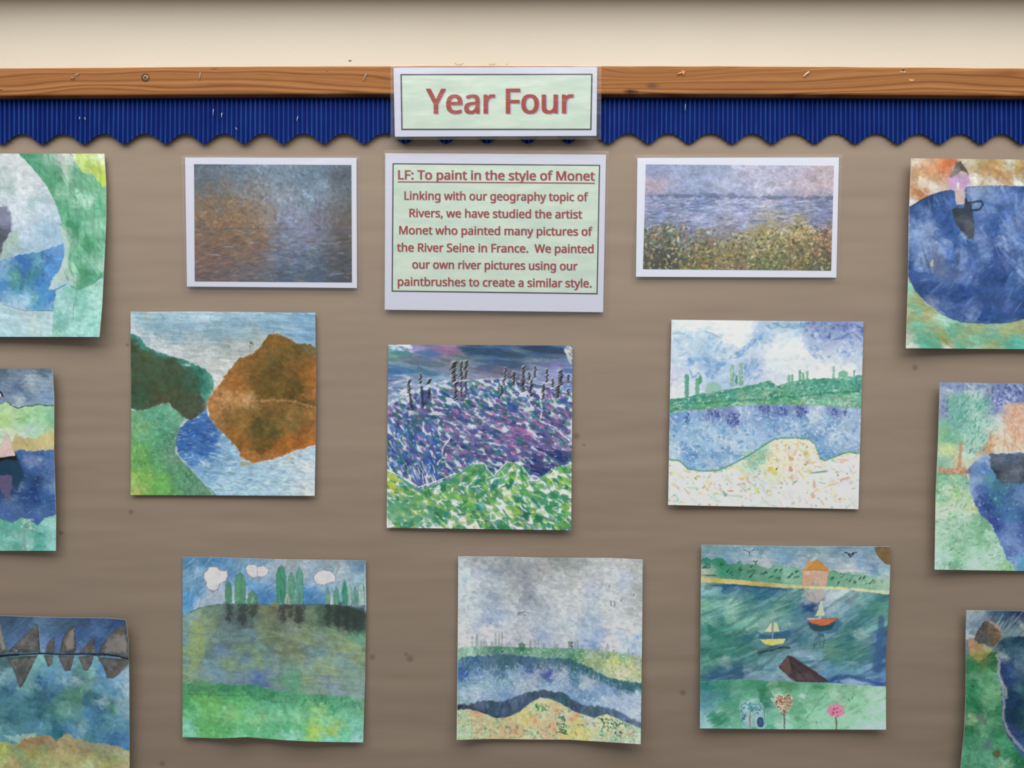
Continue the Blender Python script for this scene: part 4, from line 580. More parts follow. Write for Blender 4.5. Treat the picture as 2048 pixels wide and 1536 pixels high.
    # three little trees
    for x, y, r in ((400, 1270, 40), (440, 1265, 40), (500, 1280, 44), (420, 1330, 50), (520, 1340, 44), (470, 1360, 60), (420, 1400, 40), (520, 1395, 46)): s.dab(x, y, r, r, 0, hx('a8ccd8'), .7, .2, 0)
    for P in ([375, 1300, 372, 1260, 400, 1240, 425, 1260, 440, 1240, 470, 1255, 510, 1245, 525, 1280, 545, 1290, 548, 1340, 556, 1390, 530, 1420], [375, 1300, 385, 1330, 375, 1370, 395, 1410], [440, 1310, 480, 1270, 510, 1300]): s.line(P, 8, '44889c', .8, 3, 4)
    s.put(s.poly([415, 1290, 440, 1250, 480, 1280, 460, 1310], 6, 8), '2f8c88', .7); s.dab(518, 1384, 26, 38, 0, hx('1f4470'), .95, .15, 0); s.line([440, 1425, 436, 1370, 440, 1320], 9, '8c7468', .85, 3); s.line([436, 1360, 400, 1320], 4, '8c7468', .7); s.line([440, 1350, 480, 1315], 4, '8c7468', .7)
    s.dabs((380, 1280, 400, 1400), 6, 7, 6, 0, '2c5488', .9, 60); s.dabs((480, 1290, 520, 1340), 5, 6, 5, 0, '2c5c88', .9, 60)
    hp = [698, 1320, 655, 1290, 628, 1240, 632, 1195, 665, 1178, 697, 1195, 725, 1170, 758, 1180, 768, 1225, 745, 1280]
    s.put(s.poly(hp, 8, 3), 'd8dcc8', .95); hm = s.poly(hp, 3, 2); s.dabs(hm, 230, 7, 3.6, 80, '6c3c30 a85838 d08040 8c4434 c8a070 7c8c5c d8a888 3c6c84 b04440', .9, 60)
    s.line([700, 1430, 702, 1370, 698, 1330, 700, 1310], 9, '4a4a44', .85, 3, 3); s.line([700, 1340, 720, 1310], 5, '5c5248', .8, 2); s.line([698, 1340, 675, 1312], 5, '5c5248', .8, 2)
    s.line([1096, 1435, 1096, 1380, 1090, 1340], 11, '6c6460', .9, 3, 3)
    for x, y in ((1062, 1275), (1100, 1262), (1130, 1280), (1135, 1308), (1105, 1322), (1065, 1315), (1095, 1292), (1050, 1295)): s.dab(x, y, 24, 24, 0, hx('e882a4'), .95, .15, 0)
    for x, y, r in ((1080, 1283, 11), (1103, 1275, 7), (1072, 1312, 11), (1100, 1305, 8), (1106, 1330, 6), (1128, 1296, 5), (1062, 1330, 5)): s.dab(x, y, r, r, 0, hx('c83c6c'), .9, .2, 0)
    # sun, birds
    s.put(s.poly([1345, 62, 1490, 62, 1490, 200, 1440, 198, 1380, 140], 3, 4), '7a6240', 1); s.shade(.12*s.noise(20, 50, 45), s.poly([1345, 62, 1490, 62, 1490, 200, 1440, 198, 1380, 140]))
    for P, wd in (([372, 95, 395, 98, 418, 112, 432, 100, 455, 92], 5), ([418, 112, 420, 132], 6), ([450, 175, 466, 184, 480, 172], 6), ([466, 184, 468, 205], 5), ([1130, 105, 1155, 112, 1176, 125, 1195, 108, 1220, 106], 8), ([1160, 122, 1176, 142, 1200, 112], 8)): s.line(P, wd, '23282c', .9, 2, 2)
    s.grain(.04, .02); return s

@art
def green_arch(N=300):
    s = Canvas(-604, 65, 1386, 1373, N, 21, 'dce8ec')
    s.put(np.ones_like(s.X), s.field('100,130,d0d8dc -200,200,ccd4da -400,300,b8ccd8 50,260,bccccc 70,300,a8c0bc 150,250,d0d8da 200,350,d4dce2 250,430,aac8cc 60,400,c4d4da 150,500,d0dce6 300,480,c0d4e0 300,600,a8c8de 380,620,9cc0da 200,680,bcd4e8 420,520,c4d8e8 150,600,c4d4e4 100,720,a4c4b8 200,780,a8c8dc -200,600,b4ccdc -400,700,a0c0c8 400,720,a8cce4 -300,1400,b0d8e0', 30, 80))
    s.shade(.05*s.noise(40)+.03*s.noise(20, 120))
    dk = s.poly([-120, 520, 0, 470, 50, 450, 85, 560, 80, 650, 20, 740, 0, 870, -80, 880, -130, 700], 10, 16)
    s.put(dk, s.field('0,500,7c8098 50,560,8c90b0 60,640,5c6078 20,700,4c5064 0,780,5c5c64 -60,650,54586c', 20, 30), .9)
    w = s.poly([-620, 960, -300, 920, -100, 890, 0, 868, 150, 820, 300, 800, 470, 740, 490, 800, 460, 920, 400, 1000, 380, 1090, 430, 1090, 430, 1150, 420, 1250, 220, 1240, 100, 1200, 0, 1170, -300, 1230, -620, 1240], 5, 10)
    s.put(w, s.field('60,860,84b4dc 150,840,3c78c0 300,820,5c98d4 440,780,6ca4e0 350,870,4c88cc 440,860,5c9ce0 280,880,6cacb8 200,900,3c78c8 100,980,64a89c 130,1000,54a08c 250,990,4c9c88 200,980,3c70b8 50,1050,4c90d0 30,950,7cacdc 150,1080,54a0c8 300,1010,4484cc 400,960,5494dc 340,1100,5098d8 100,1130,94c8ec 200,1160,a4d0f0 280,1140,6cb4c4 340,1180,3c88d0 420,1120,4c90d8 380,1200,84c0e8 150,1210,b4dcf4 -200,1000,5c98d4 -400,1100,6cb0b8', 25, 45))
    s.dabs(w, 320, 22, 8, 70, s.c.copy(), .6, 40, .12)
    b = s.below([-620, 1240, -300, 1230, 0, 1170, 100, 1210, 220, 1242, 420, 1245, 430, 1440], 4, 4)*(s.X < 440)
    s.put(b, s.field('50,1300,b4dce8 200,1320,b8dcec 150,1400,b4e0e8 300,1300,b4dce8 350,1350,b8dce0 280,1310,ccdcc0 50,1400,b8e4ec 250,1270,c4dce8', 20, 80), .85); s.shade(.05*s.noise(160, 20, 12), b)
    s.line([0, 1172, 60, 1200, 130, 1225, 220, 1244, 420, 1243], 3.5, '6c7c98', .8, 2)
    m = s.poly([424, 1440, 424, 1250, 420, 1170, 450, 1100, 530, 1040, 600, 1085, 760, 1020, 800, 1000, 800, 1440], 4, 6)
    s.put(m, s.field('450,1150,a8dce0 480,1200,b0e0e0 560,1120,7cc4b0 540,1250,b0e4e0 650,1100,8cd0bc 720,1080,a8e0cc 620,1180,84ccbc 700,1180,b8ece4 600,1280,94d8cc 500,1330,84c8c4 680,1300,a8e8dc 560,1380,b8f0ec 700,1400,a4e8dc 450,1400,98d0b8 620,1400,a8e8e0', 25, 50)); s.dabs(m, 160, 22, 12, 60, '74c0ac 94d8c8 b8ece4 64b4a0', .3, 60, e=.9)
    s.line([590, 1085, 585, 1150, 570, 1220, 572, 1310], 3.5, '5c8c88', .7); s.line([430, 1150, 420, 1250, 425, 1330, 460, 1420], 4, '7cb8b4', .6)
    P = [130, 60, 182, 110, 240, 175, 300, 250, 350, 320, 400, 420, 440, 530, 460, 600, 470, 700, 490, 760, 485, 830, 460, 930, 385, 1060, 375, 1090, 440, 1070, 530, 1010, 560, 1070, 600, 1085, 700, 1040, 760, 1000, 800, 990, 810, 60]
    m = s.poly(P, 4, 4)
    s.put(m, s.field('180,85,4c9c74 230,100,4c9c78 300,90,64a884 280,150,4c9874 380,110,84b89c 350,200,5ca480 450,100,c4d0cc 500,120,bcccc4 520,80,ccd4c8 450,180,6cac8c 500,200,c0d0c4 520,220,b4ccbc 420,220,4c9c70 380,260,5aa47c 370,330,4c9c70 480,280,7cbc98 450,350,8cc4a4 430,430,5aa87c 550,200,5ca880 600,250,5cac7c 590,300,6cb48c 650,250,84c4a0 600,400,a4d4bc 530,420,84c4a0 650,370,8cccb0 680,400,b8dcc8 700,300,74bc90 720,420,5cac80 720,500,6cb890 760,400,84cca0 480,520,5cac80 550,520,6cb490 600,560,6cbc94 560,600,3c9468 540,680,4ca074 620,640,7cc4a0 700,600,8cccac 750,600,84cca8 500,750,a4ccb8 500,680,b8d8c8 540,800,54a87c 580,730,7cc4a0 650,760,4ca070 680,720,4ca474 700,820,7cc4a0 760,780,8cd0b0 600,860,64b48c 640,900,5cb084 630,860,94d0b0 700,900,94d4b8 560,900,84c8a4 480,880,c4dcd4 450,980,bcdce0 500,950,a4ccb4 420,1050,b4d4d4 500,1000,bcd8d8 540,930,94c8ac 640,960,4ca070 600,1050,64b48c 700,1000,64b890 740,970,4ca478 760,920,a8dcc4', 20, 50, 3.8))
    s.dabs(m*(s.Y < 960)*(s.X > 450+0*s.X), 130, 40, 11, 85, s.c.copy(), .5, 14, .1, e=.8); s.dabs(m, 40, 55, 5, 62, '3c9068 4c9c74', .5, 10); s.shade(.07*s.noise(16, 130), m)
    s.put(s.poly([440, 600, 480, 640, 525, 760, 510, 900, 460, 1010, 375, 1090, 385, 1060, 450, 950, 485, 830, 488, 760, 465, 690], 6, 6), 'c4dcd8', .7)
    s.line([445, 600, 470, 585, 500, 610, 510, 660], 7, '5ca080', .7); s.line([560, 390, 565, 560, 575, 700, 580, 850], 5, '3c8c68', .6, 4, 5)
    for P in ([700, 350, 730, 360, 735, 470, 700, 480], [560, 370, 600, 340, 620, 400], [545, 1060, 600, 1085, 700, 1045, 760, 985]): s.line(P, 9, '4ca070', .6, 4, 6)
    s.line([375, 1092, 420, 1090, 500, 1045], 12, '4c94c8', .8, 4, 5)
    s.put(s.poly([545, 60, 810, 60, 810, 310, 760, 312, 720, 260, 690, 225, 620, 205, 570, 150], 6, 12), s.field('600,100,c4dc74 650,130,b8d868 700,100,d0e0b4 750,90,d8e4c4 700,180,b4d058 750,200,bcd46c 770,280,c4dc4c 650,180,b4d078 560,110,c4dc94', 20, 30)); s.shade(.07*s.noise(20, 60), s.poly([545, 60, 810, 60, 810, 310, 760, 312, 690, 225, 570, 150]))
    s.grain(.03, .02); return s

@art
def blue_pond(N=300):
    s = Canvas(64, 64, 1386, 1408, N, 22, 'e6e8e0')
    s.put(np.ones_like(s.X), s.field('120,90,dccab8 180,120,d8a47c 120,160,c89468 200,180,d8a070 280,150,d89870 320,120,dc7c48 370,100,d86c3c 300,220,d0a488 250,220,c8986c 120,220,c8a480 160,270,e4e0d8 80,340,c8966c 130,330,b8743c 180,310,c08050 240,290,e0e4dc 320,260,d4b8a4 380,140,c8ac9c 520,140,bca070 560,120,b0a478 620,150,ac8450 580,170,c0a47c 700,140,c4a068 740,120,c09858 700,180,b4804c 600,210,c4b49c 540,230,e4e4dc 700,230,dcdcd0 800,180,b88c5c 870,150,ac8c50 850,110,c0a468 920,160,ac8c54 800,90,dce0d4 880,240,e0e4dc 1100,150,bc9058 1400,150,b89460 480,90,d0ccb8 75,390,e4e4dc 1300,240,d8d8cc', 25, 40, 3.8))
    s.dabs((70, 70, 1450, 250), 260, 18, 9, 70, s.c.copy(), .5, 40, .1); s.dabs((300, 80, 400, 200), 26, 24, 6, 95, 'd87040 e08858 d8643c', .5, 20)
    pond = [40, 440, 100, 400, 180, 355, 260, 320, 350, 298, 480, 272, 700, 262, 900, 265, 1200, 300, 1400, 400, 1460, 500, 1460, 1000, 1250, 1180, 930, 1250, 800, 1280, 600, 1285, 480, 1275, 380, 1250, 290, 1190, 200, 1130, 120, 1050, 70, 950, 40, 900]
    s.put(s.below([40, 940, 80, 980, 200, 1140, 300, 1200, 480, 1280, 1000, 1250, 1460, 1200], 6, 10), s.field('90,1000,8cccac 100,1080,a4b47c 150,1130,a4b078 200,1180,acbc84 120,1200,7cc8a4 220,1240,b4b078 90,1250,a8b07c 150,1300,7cc8a4 300,1260,a8dcbc 350,1220,b4e8d4 250,1320,94b88c 330,1370,b0a458 350,1400,a4a45c 250,1400,64b490 150,1400,64b498 90,1400,b8c8ac 420,1330,74c0a0 500,1320,9cbc8c 600,1320,a4b880 700,1310,94c0a0 500,1400,8cb88c 600,1390,7cc4a0 700,1400,64bc98 800,1330,a8b884 900,1320,a8b07c 850,1400,5cc0a4 900,1440,5cc4b0 700,1450,a8b480 500,1450,64b894 300,1450,5cb494 120,1450,dce4dc 230,1470,5cbca0 380,1470,e4ece4 600,1470,b4dcc4 1200,1400,84c0a0', 25, 60, 3.6))
    s.shade(.07*s.noise(120, 14, 14), s.below([40, 940, 480, 1280, 1460, 1240]))
    m = s.poly(pond, 3, 3)
    s.put(m, s.field('100,420,3c5c94 200,370,2f4c80 300,320,3c5c90 400,300,4064a0 480,290,7c90b8 600,300,8098c4 750,290,5474b4 900,290,3c5c9c 100,520,7c9cd0 130,510,3c5c9c 200,470,6c8cc4 180,560,8caadc 120,620,8cace0 250,600,8ca8d8 220,700,84a0d0 100,700,6c90cc 280,400,3c64a8 250,480,385ca0 330,400,4c70b0 350,500,345ca0 320,600,3c64a8 400,600,3458a0 430,700,3458a0 350,700,94b0e0 340,770,84a0d4 380,800,3c64ac 480,640,84a4d8 480,750,84a4d8 520,700,3c64a8 580,620,7c98d0 620,700,6c88c4 640,800,6484c0 560,800,4468b0 600,540,4c70b4 700,500,3c64ac 650,450,6c8cc8 600,400,5c80c0 550,340,8ca4d0 700,350,7494cc 800,340,6484c4 800,450,4c70b4 900,400,5c7cb8 880,500,6c88c0 720,600,345ca4 820,600,7c98d0 780,660,94acdc 850,700,7c98d0 900,620,5c80c4 750,760,2f4c8c 850,760,4464a4 820,800,6c88c8 700,850,3c5c9c 100,780,5474b4 160,820,8cacdc 200,870,84a4d8 80,850,2f4c8c 260,830,6c7ca4 320,860,6878a0 420,900,54689c 120,920,3c5ca0 200,950,4c70b4 300,950,5474b4 450,850,7494cc 500,950,6484c4 550,900,4c6cb0 650,950,2f508c 750,950,2c4c8c 850,900,4468a8 910,900,84a4dc 200,1050,2f508c 300,1050,3c5ca0 250,1130,8498c0 350,1130,4c6cac 400,1100,2f5090 380,1180,5474b4 500,1050,2c5098 550,1150,5c7cbc 540,1200,7490c8 650,1100,345898 750,1050,3c60a0 800,1150,4c6cac 850,1000,4870b4 900,1050,3c64a8 900,1150,2f5494 650,1230,2c5094 750,1220,345ca0 450,1230,4464a4 1100,700,4068ac 1300,900,3c60a4', 25, 50, 3.6))
    s.dabs(m, 200, 55, 13, lambda x, y: 70 if y < 850 else -40, s.c.copy(), .5, 22, .12, e=.7); s.dabs(m, 70, 45, 5, lambda x, y: 65 if y < 850 else -50, '8caadc 9cb8e4', .4, 20, e=.8); s.dabs(m, 60, 60, 11, 50, '2c4c8c 34559c', .4, 30, e=.8)
    s.shade(.1*s.noise(50, 22, -30)+.06*s.noise(20), m)
    s.put(s.poly([240, 830, 330, 850, 360, 930, 300, 930, 240, 880], 12, 12), '64769c', .6); s.put(s.poly([225, 840, 250, 810, 255, 860, 235, 870], 5, 5), 'c8d0c8', .8)
    s.line([70, 430, 130, 390, 200, 345, 300, 310, 420, 285], 8, '2c4474', .8, 3, 4); s.line([480, 272, 700, 260, 900, 263, 1200, 298], 4, '3c5c90', .8, 2, 3); s.line([70, 960, 130, 1050, 220, 1140, 330, 1220, 470, 1275, 650, 1285, 830, 1275, 930, 1250, 1250, 1180], 7, '3c5f94', .6, 4, 5)
    s.line([190, 1130, 280, 1180, 340, 1215], 12, 'a4c0dc', .6, 6, 6)
    s.put(s.poly([345, 205, 400, 170, 500, 175, 515, 250, 480, 270, 460, 330, 400, 300, 350, 285], 5, 7), s.field('370,230,cc9cc4 420,210,c49cc8 470,230,c894cc 380,270,d0acd0 480,260,d4b8d8 440,190,a898b4', 10, 20))
    s.put(s.poly([355, 205, 400, 95, 435, 80, 475, 130, 500, 180, 440, 150, 400, 190], 5, 6), s.field('400,140,8c8484 430,100,5c5a5c 450,130,54504c 480,160,6c6468 380,180,8c8080', 10, 20))
    s.put(s.poly([395, 290, 465, 285, 485, 395, 415, 405], 4, 6), 'd4bcb8', 1); s.put(s.poly([415, 235, 430, 240, 432, 290, 415, 290], 5, 4), 'ece4ec', .8)
    for k in range(8): s.line([405+k*2, 305+k*12, 470+k, 298+k*12], 4, 'ac98a0', .6, 2, 3)
    s.put(s.poly([380, 440, 420, 425, 470, 430, 480, 360, 500, 380, 530, 400, 545, 500, 555, 580, 548, 668, 510, 650, 450, 590, 410, 540], 5, 7), s.field('400,470,34404c 450,500,4c5868 500,450,3c4654 500,560,5c6470 530,640,545c64 430,560,343c48', 10, 25))
    for P in ([500, 390, 600, 375, 615, 400, 590, 440, 525, 445], [485, 290, 490, 380]): s.line(P, 16 if len(P) > 4 else 6, '2c3c54', .85, 4, 5)
    s.line([60, 60, 60, 1480], 10, 'd8e4e0', .6, 5, 5); s.grain(.035, .02); return s

@art
def ship_and_bushes(N=300):
    s = Canvas(-1010, 66, 1438, 1400, N, 23, 'dfe4e4')
    s.put(np.ones_like(s.X), s.field('50,100,546c84 200,90,6c849c 350,90,5c7488 100,150,7c90a4 60,210,6c84a4 150,210,5c7498 250,180,a4b4bc 350,180,8ca8bc 300,250,7c98b4 400,200,94acc0 200,270,6c8cb4 80,280,7c94b4 150,320,a4b4bc 380,280,7c9cc0 400,320,8caccc -300,150,5c7894 -700,250,6c88a4', 25, 60))
    s.shade(.1*s.noise(90, 12, 8)); s.dabs((0, 80, 410, 330), 50, 24, 5, -10, 'a8bcc8 5c7890 94a8b8', .4, 25)
    top = [-1010, 340, -400, 330, 0, 350, 30, 335, 65, 318, 100, 350, 150, 372, 200, 352, 260, 355, 310, 338, 360, 350, 430, 350]
    s.put(s.below(top, 3, 3), s.field('60,350,b4dca0 100,420,c4e4a8 50,480,b0d484 150,400,9cd08c 200,400,a8d89c 210,470,7cc074 280,400,a8dca4 320,430,94d094 380,400,9cd8a8 400,470,7cc094 250,520,b8e0d0 300,500,b4dcb8 150,520,b8dcb0 350,520,a8dcb0 30,560,c0dcc0 100,560,d4e4c4 380,540,b8d8a0 200,570,c8e0d4 -400,450,a8d490', 20, 40))
    s.dabs(s.below(top)*(s.Y < 580), 50, 18, 12, 0, '84c478 bce4a8 94d08c', .4, 60, e=.9)
    s.line(top[8:], 8, '344c54', .85, 3, 4); s.dabs((130, 445, 180, 460), 5, 14, 3, 0, '84a090', .6)
    s.put(s.poly([100, 640, 130, 570, 160, 580, 200, 600, 280, 600, 350, 575, 410, 550, 440, 545, 440, 710, 100, 720], 8, 12), s.field('130,620,c4b078 200,640,c8b474 250,620,ccbc7c 300,640,d0c088 350,600,d4c890 400,600,d0c07c 200,690,d4c480 380,670,ccc084 150,590,c4b884', 20, 30))
    s.put(s.below([-1010, 700, 100, 700, 200, 690, 280, 705, 400, 690, 440, 685], 8, 12), s.field('200,720,446cac 300,740,345ca0 400,720,4470b0 230,760,7c94c4 310,790,8ca4cc 180,800,345c94 260,850,3c64a4 350,820,3c68ac 400,800,5c7cbc 200,900,345c90 280,900,24406c 350,900,4c70a8 400,900,5474b0 150,980,6484b4 130,960,4c6c9c 250,970,2c5090 280,1000,1f3c74 350,1000,4468ac 400,960,7494c4 60,1000,24406c 100,1080,5c7cac 180,1050,2c5490 250,1080,2c5498 350,1080,3460a0 400,1080,3c68ac 50,1150,4c70b0 150,1150,4c70a8 250,1150,3c64a4 300,1180,5c80bc 380,1140,446cac 60,1220,4c70b0 280,1230,446cb0 30,900,24486c -300,900,345c90 -700,1100,446cac', 25, 40, 3.6))
    wm = s.below([-1010, 710, 440, 700])*(s.Y < 1230); s.dabs(wm, 500, 16, 8, 60, s.c.copy(), .6, 50, .13); s.dabs(wm, 120, 12, 5, 60, '8ca8d0 7494c4', .5, 50)
    s.put(s.below([-1010, 1250, 0, 1220, 100, 1245, 170, 1210, 250, 1240, 290, 1275, 340, 1215, 440, 1190], 7, 14), s.field('40,1260,5cb49c 60,1320,6cbcac 40,1400,7cc8bc 120,1280,64b8a0 130,1350,94d4c8 150,1420,5cb4a4 250,1320,6cc0b0 300,1350,4cac98 350,1300,84d0c4 400,1280,a8e4d8 400,1380,8cd8d0 300,1430,4cb4a4 400,1430,94dcd4 230,1400,a4d8d0 -500,1350,6cbcac', 22, 40)); s.dabs(s.Y > 1270, 120, 18, 9, 40, s.c.copy(), .6, 60, .1)
    s.put(s.poly([-20, 745, 140, 735, 160, 800, 200, 900, 140, 1000, 60, 960, -100, 950], 12, 16), '20405c', .85); s.put(s.poly([-60, 748, 135, 733, 142, 770, 60, 765, 0, 785, -60, 790], 4, 4), '202024', 1)
    s.put(s.poly([-60, 730, 0, 720, 20, 650, 65, 565, 80, 580, 125, 720, 125, 735, 0, 750], 3, 3), 'e0c4bc', 1); s.line([20, 655, 65, 566, 80, 585, 125, 720], 4, 'b89c90', .7, 2)
    s.put(s.poly([-60, 880, 100, 885, 100, 960, 80, 1080, 60, 1080, 0, 980, -60, 960], 6, 8), '6c6088', .85); s.line([-20, 240, 10, 245, 25, 258, 30, 275], 16, '2c2a30', 1, 3, 2); s.put(s.poly([-30, 262, 15, 258, 20, 275, 5, 285, -30, 285], 3, 2), 'ece8ec', 1)
    s.line([188, 1300, 185, 1400, 200, 1460], 16, '8ca4a0', .7, 5, 5); s.dabs((165, 1220, 260, 1300), 50, 8, 5, 0, 'c4dcc8 e4ece0 5c9c74 8cb490 d8e4dc', .8, 70); s.line([420, 940, 436, 1100], 8, '9cb8dc', .6, 4, 6)
    s.grain(.04, .02); return s

@art
def dark_peaks(N=300):
    s = Canvas(-556, 86, 1776, 1780, N, 24, 'd8dcd8')
    s.put(np.ones_like(s.X), s.field('100,120,3c5470 300,110,44607c 100,300,4c7098 200,200,446488 400,130,5c7c9c 450,200,4c6c90 400,350,6484b4 550,300,4c6ca0 600,150,44607c 800,130,3c5474 750,250,3c6094 800,350,5c7cac 950,200,4c6c98 1000,150,3c5884 1150,120,34507c 930,300,3c5c98 900,200,5474a4 -300,250,4c6c94', 25, 70))
    s.dabs(s.Y < 450, 110, 70, 8, -35, s.c.copy(), .5, 18, .12, e=.7); s.shade(.08*s.noise(160, 16, -35))
    wt = s.below([-556, 470, 0, 470, 400, 440, 1240, 460], 3, 3)
    s.put(wt, s.field('30,560,446c70 60,650,7ca8ac 100,700,6c9cac 120,740,4c78a8 80,800,3c708c 250,700,6ca4a0 330,550,74b0b0 350,480,7cbcc0 400,620,5c98a4 430,650,5c94b8 200,800,5c90a0 100,900,4c8494 300,850,3c7484 270,750,74a8a8 380,700,34608c 350,850,3c7088 450,850,3c688c 500,700,5c90b8 600,650,6ca0bc 550,750,4c80a4 600,700,84b0c0 650,750,5c8c9c 700,700,94b4c4 740,650,4c7c7c 820,700,6c9c98 850,600,74a8a8 900,500,74acb8 800,800,5c9078 700,830,4c8474 600,830,4c8468 500,900,44807c 850,870,346c80 900,850,34647c 950,700,5c94b4 1000,620,6ca0cc 950,560,4c84b0 1100,700,7cacd0 1180,620,94bcdc 1200,750,a8c8d8 1050,800,5c94b4 1000,880,94b4b8 1100,860,6ca0b8 950,980,3c7494 860,1000,4c88b0 1060,950,4c8c78 1150,900,8cb4c0 1200,1000,7ca8b8 1150,1100,5c94b0 1050,1050,5c94a8 900,1080,3c7494 700,1000,5c9490 600,970,6ca498 500,1000,4c8884 400,1000,346c7c 250,1000,44808c 100,1050,346c84 50,1000,4c8490 150,1150,4c8894 300,1100,4c849c 400,1150,5c98ac 500,1140,2c6c7c 600,1120,4c88a8 550,1200,2c7484 700,1180,5c94b8 800,1150,7cacb8 850,1200,3c7c94 950,1200,4c84a8 1100,1250,3c74a4 1200,1300,4c84b8 1000,1130,4c889c 50,1180,5c98a4 -300,800,4c8490 -300,1100,44788c', 35, 70, 3.6))
    s.dabs(wt*(s.Y < 1250), 500, 26, 12, 60, s.c.copy(), .5, 60, .13, e=.7); s.shade(.07*s.noise(40), wt)
    for P in ([60, 430, 350, 155, 365, 150, 380, 430], [430, 430, 440, 350, 515, 265, 510, 430], [560, 430, 590, 300, 645, 190, 715, 150, 718, 400, 700, 430], [745, 430, 890, 260, 910, 420], [925, 430, 960, 350, 1060, 230, 1150, 160, 1215, 130, 1240, 470], [-40, 110, 5, 120, 25, 300, 70, 420, 0, 470, -40, 470], [-400, 430, -250, 180, -100, 430], [60, 480, 355, 450, 300, 560, 210, 740, 180, 770, 150, 680, 120, 590], [410, 450, 505, 450, 490, 530, 455, 565, 435, 520], [545, 450, 705, 450, 665, 590, 610, 600], [740, 460, 890, 440, 860, 540, 830, 592, 795, 590], [925, 460, 1240, 470, 1230, 530, 1150, 600, 1070, 665, 1010, 660, 980, 560], [-400, 470, -150, 470, -280, 700]):
        m = s.poly(P, 4, 5); s.put(m, '4c5252', .95); q = np.array(P, float).reshape(-1, 2); q = q.mean(0)+(q-q.mean(0))*.8; s.put(s.poly(q, 12, 12), '6a6864', .7); s.shade(.22*s.noise(40), m)
    s.put(s.poly([620, 330, 670, 220, 710, 190, 700, 380, 640, 400], 14, 10), '948880', .8); s.put(s.poly([1010, 330, 1120, 240, 1200, 250, 1200, 400, 1000, 420], 20, 14), '8c8680', .7); s.put(s.poly([130, 600, 250, 520, 210, 680], 14, 10), '4c5454', .7)
    for x, y0, y1 in ((365, 170, 420), (512, 270, 425), (712, 170, 400), (905, 260, 425)): s.line([x, y0, x+8, y1], 4, '343c44', .7, 3, 4)
    s.put(s.poly([0, 200, 25, 280, 45, 400, 10, 420, -10, 300], 8, 10), 'a4a098', .6); s.line([372, 180, 384, 410], 4, 'b0bcc4', .7, 3); s.dabs((115, 400, 160, 420), 3, 10, 5, 0, 'd8d0c8', .8); s.dab(405, 408, 14, 14, 0, hx('9cb4d4'), .8); s.put(s.poly([1110, 630, 1230, 500, 1240, 560, 1150, 640], 5, 5), '9cb0c0', .6)
    s.line([-556, 480, 0, 472, 60, 460, 200, 450, 400, 435, 600, 440, 800, 432, 1000, 435, 1130, 450, 1240, 472], 13, '14202c', .95, 3, 3); s.line([850, 432, 930, 452, 1020, 442], 7, '1c2834', .9, 2); s.line([0, 468, 60, 460, 170, 450], 20, '14202c', .8, 4)
    s.put(s.below([-556, 1280, 0, 1275, 100, 1290, 180, 1285, 230, 1230, 350, 1215, 470, 1215, 530, 1270, 600, 1200, 650, 1200, 700, 1240, 850, 1270, 1000, 1290, 1100, 1310, 1200, 1355, 1240, 1360], 8, 16), s.field('30,1350,a8b858 100,1300,94a47c 50,1450,b0b874 200,1260,b08458 300,1250,b08c64 150,1350,8c9c5c 250,1300,ac9060 400,1260,947c58 450,1240,a47c60 400,1330,7c9464 500,1290,b0906c 600,1240,a8a070 650,1280,ac9c6c 180,1420,7c9c74 150,1470,b89868 300,1400,a4a05c 400,1450,b4b070 550,1400,b8ac74 700,1320,a89868 750,1280,9c9c78 800,1350,a89c74 700,1450,b0ac70 850,1420,a8a468 900,1330,8c9470 1000,1350,9c9c7c 1100,1350,a0a080 950,1380,8c9464 1100,1450,94a068 1200,1400,acb08c 850,1500,b8c898 1000,1500,a4a05c 1150,1520,b4ac7c 500,1500,b0b47c 300,1500,8ca470 600,1700,a4a868 0,1700,9ca464', 30, 60)); s.shade(.08*s.noise(36)+.06*s.noise(90), s.Y > 1230)
    s.put(s.poly([20, 1215, 130, 1220, 250, 1200, 350, 1190, 330, 1230, 220, 1250, 170, 1285, 80, 1260], 8, 14), 'b4dccc', .6)
    for x in (1232,): s.line([x, 480, x+4, 900, x+8, 1540], 8, 'ccd4d4', .7, 4, 5)
    s.grain(.04, .03); return s

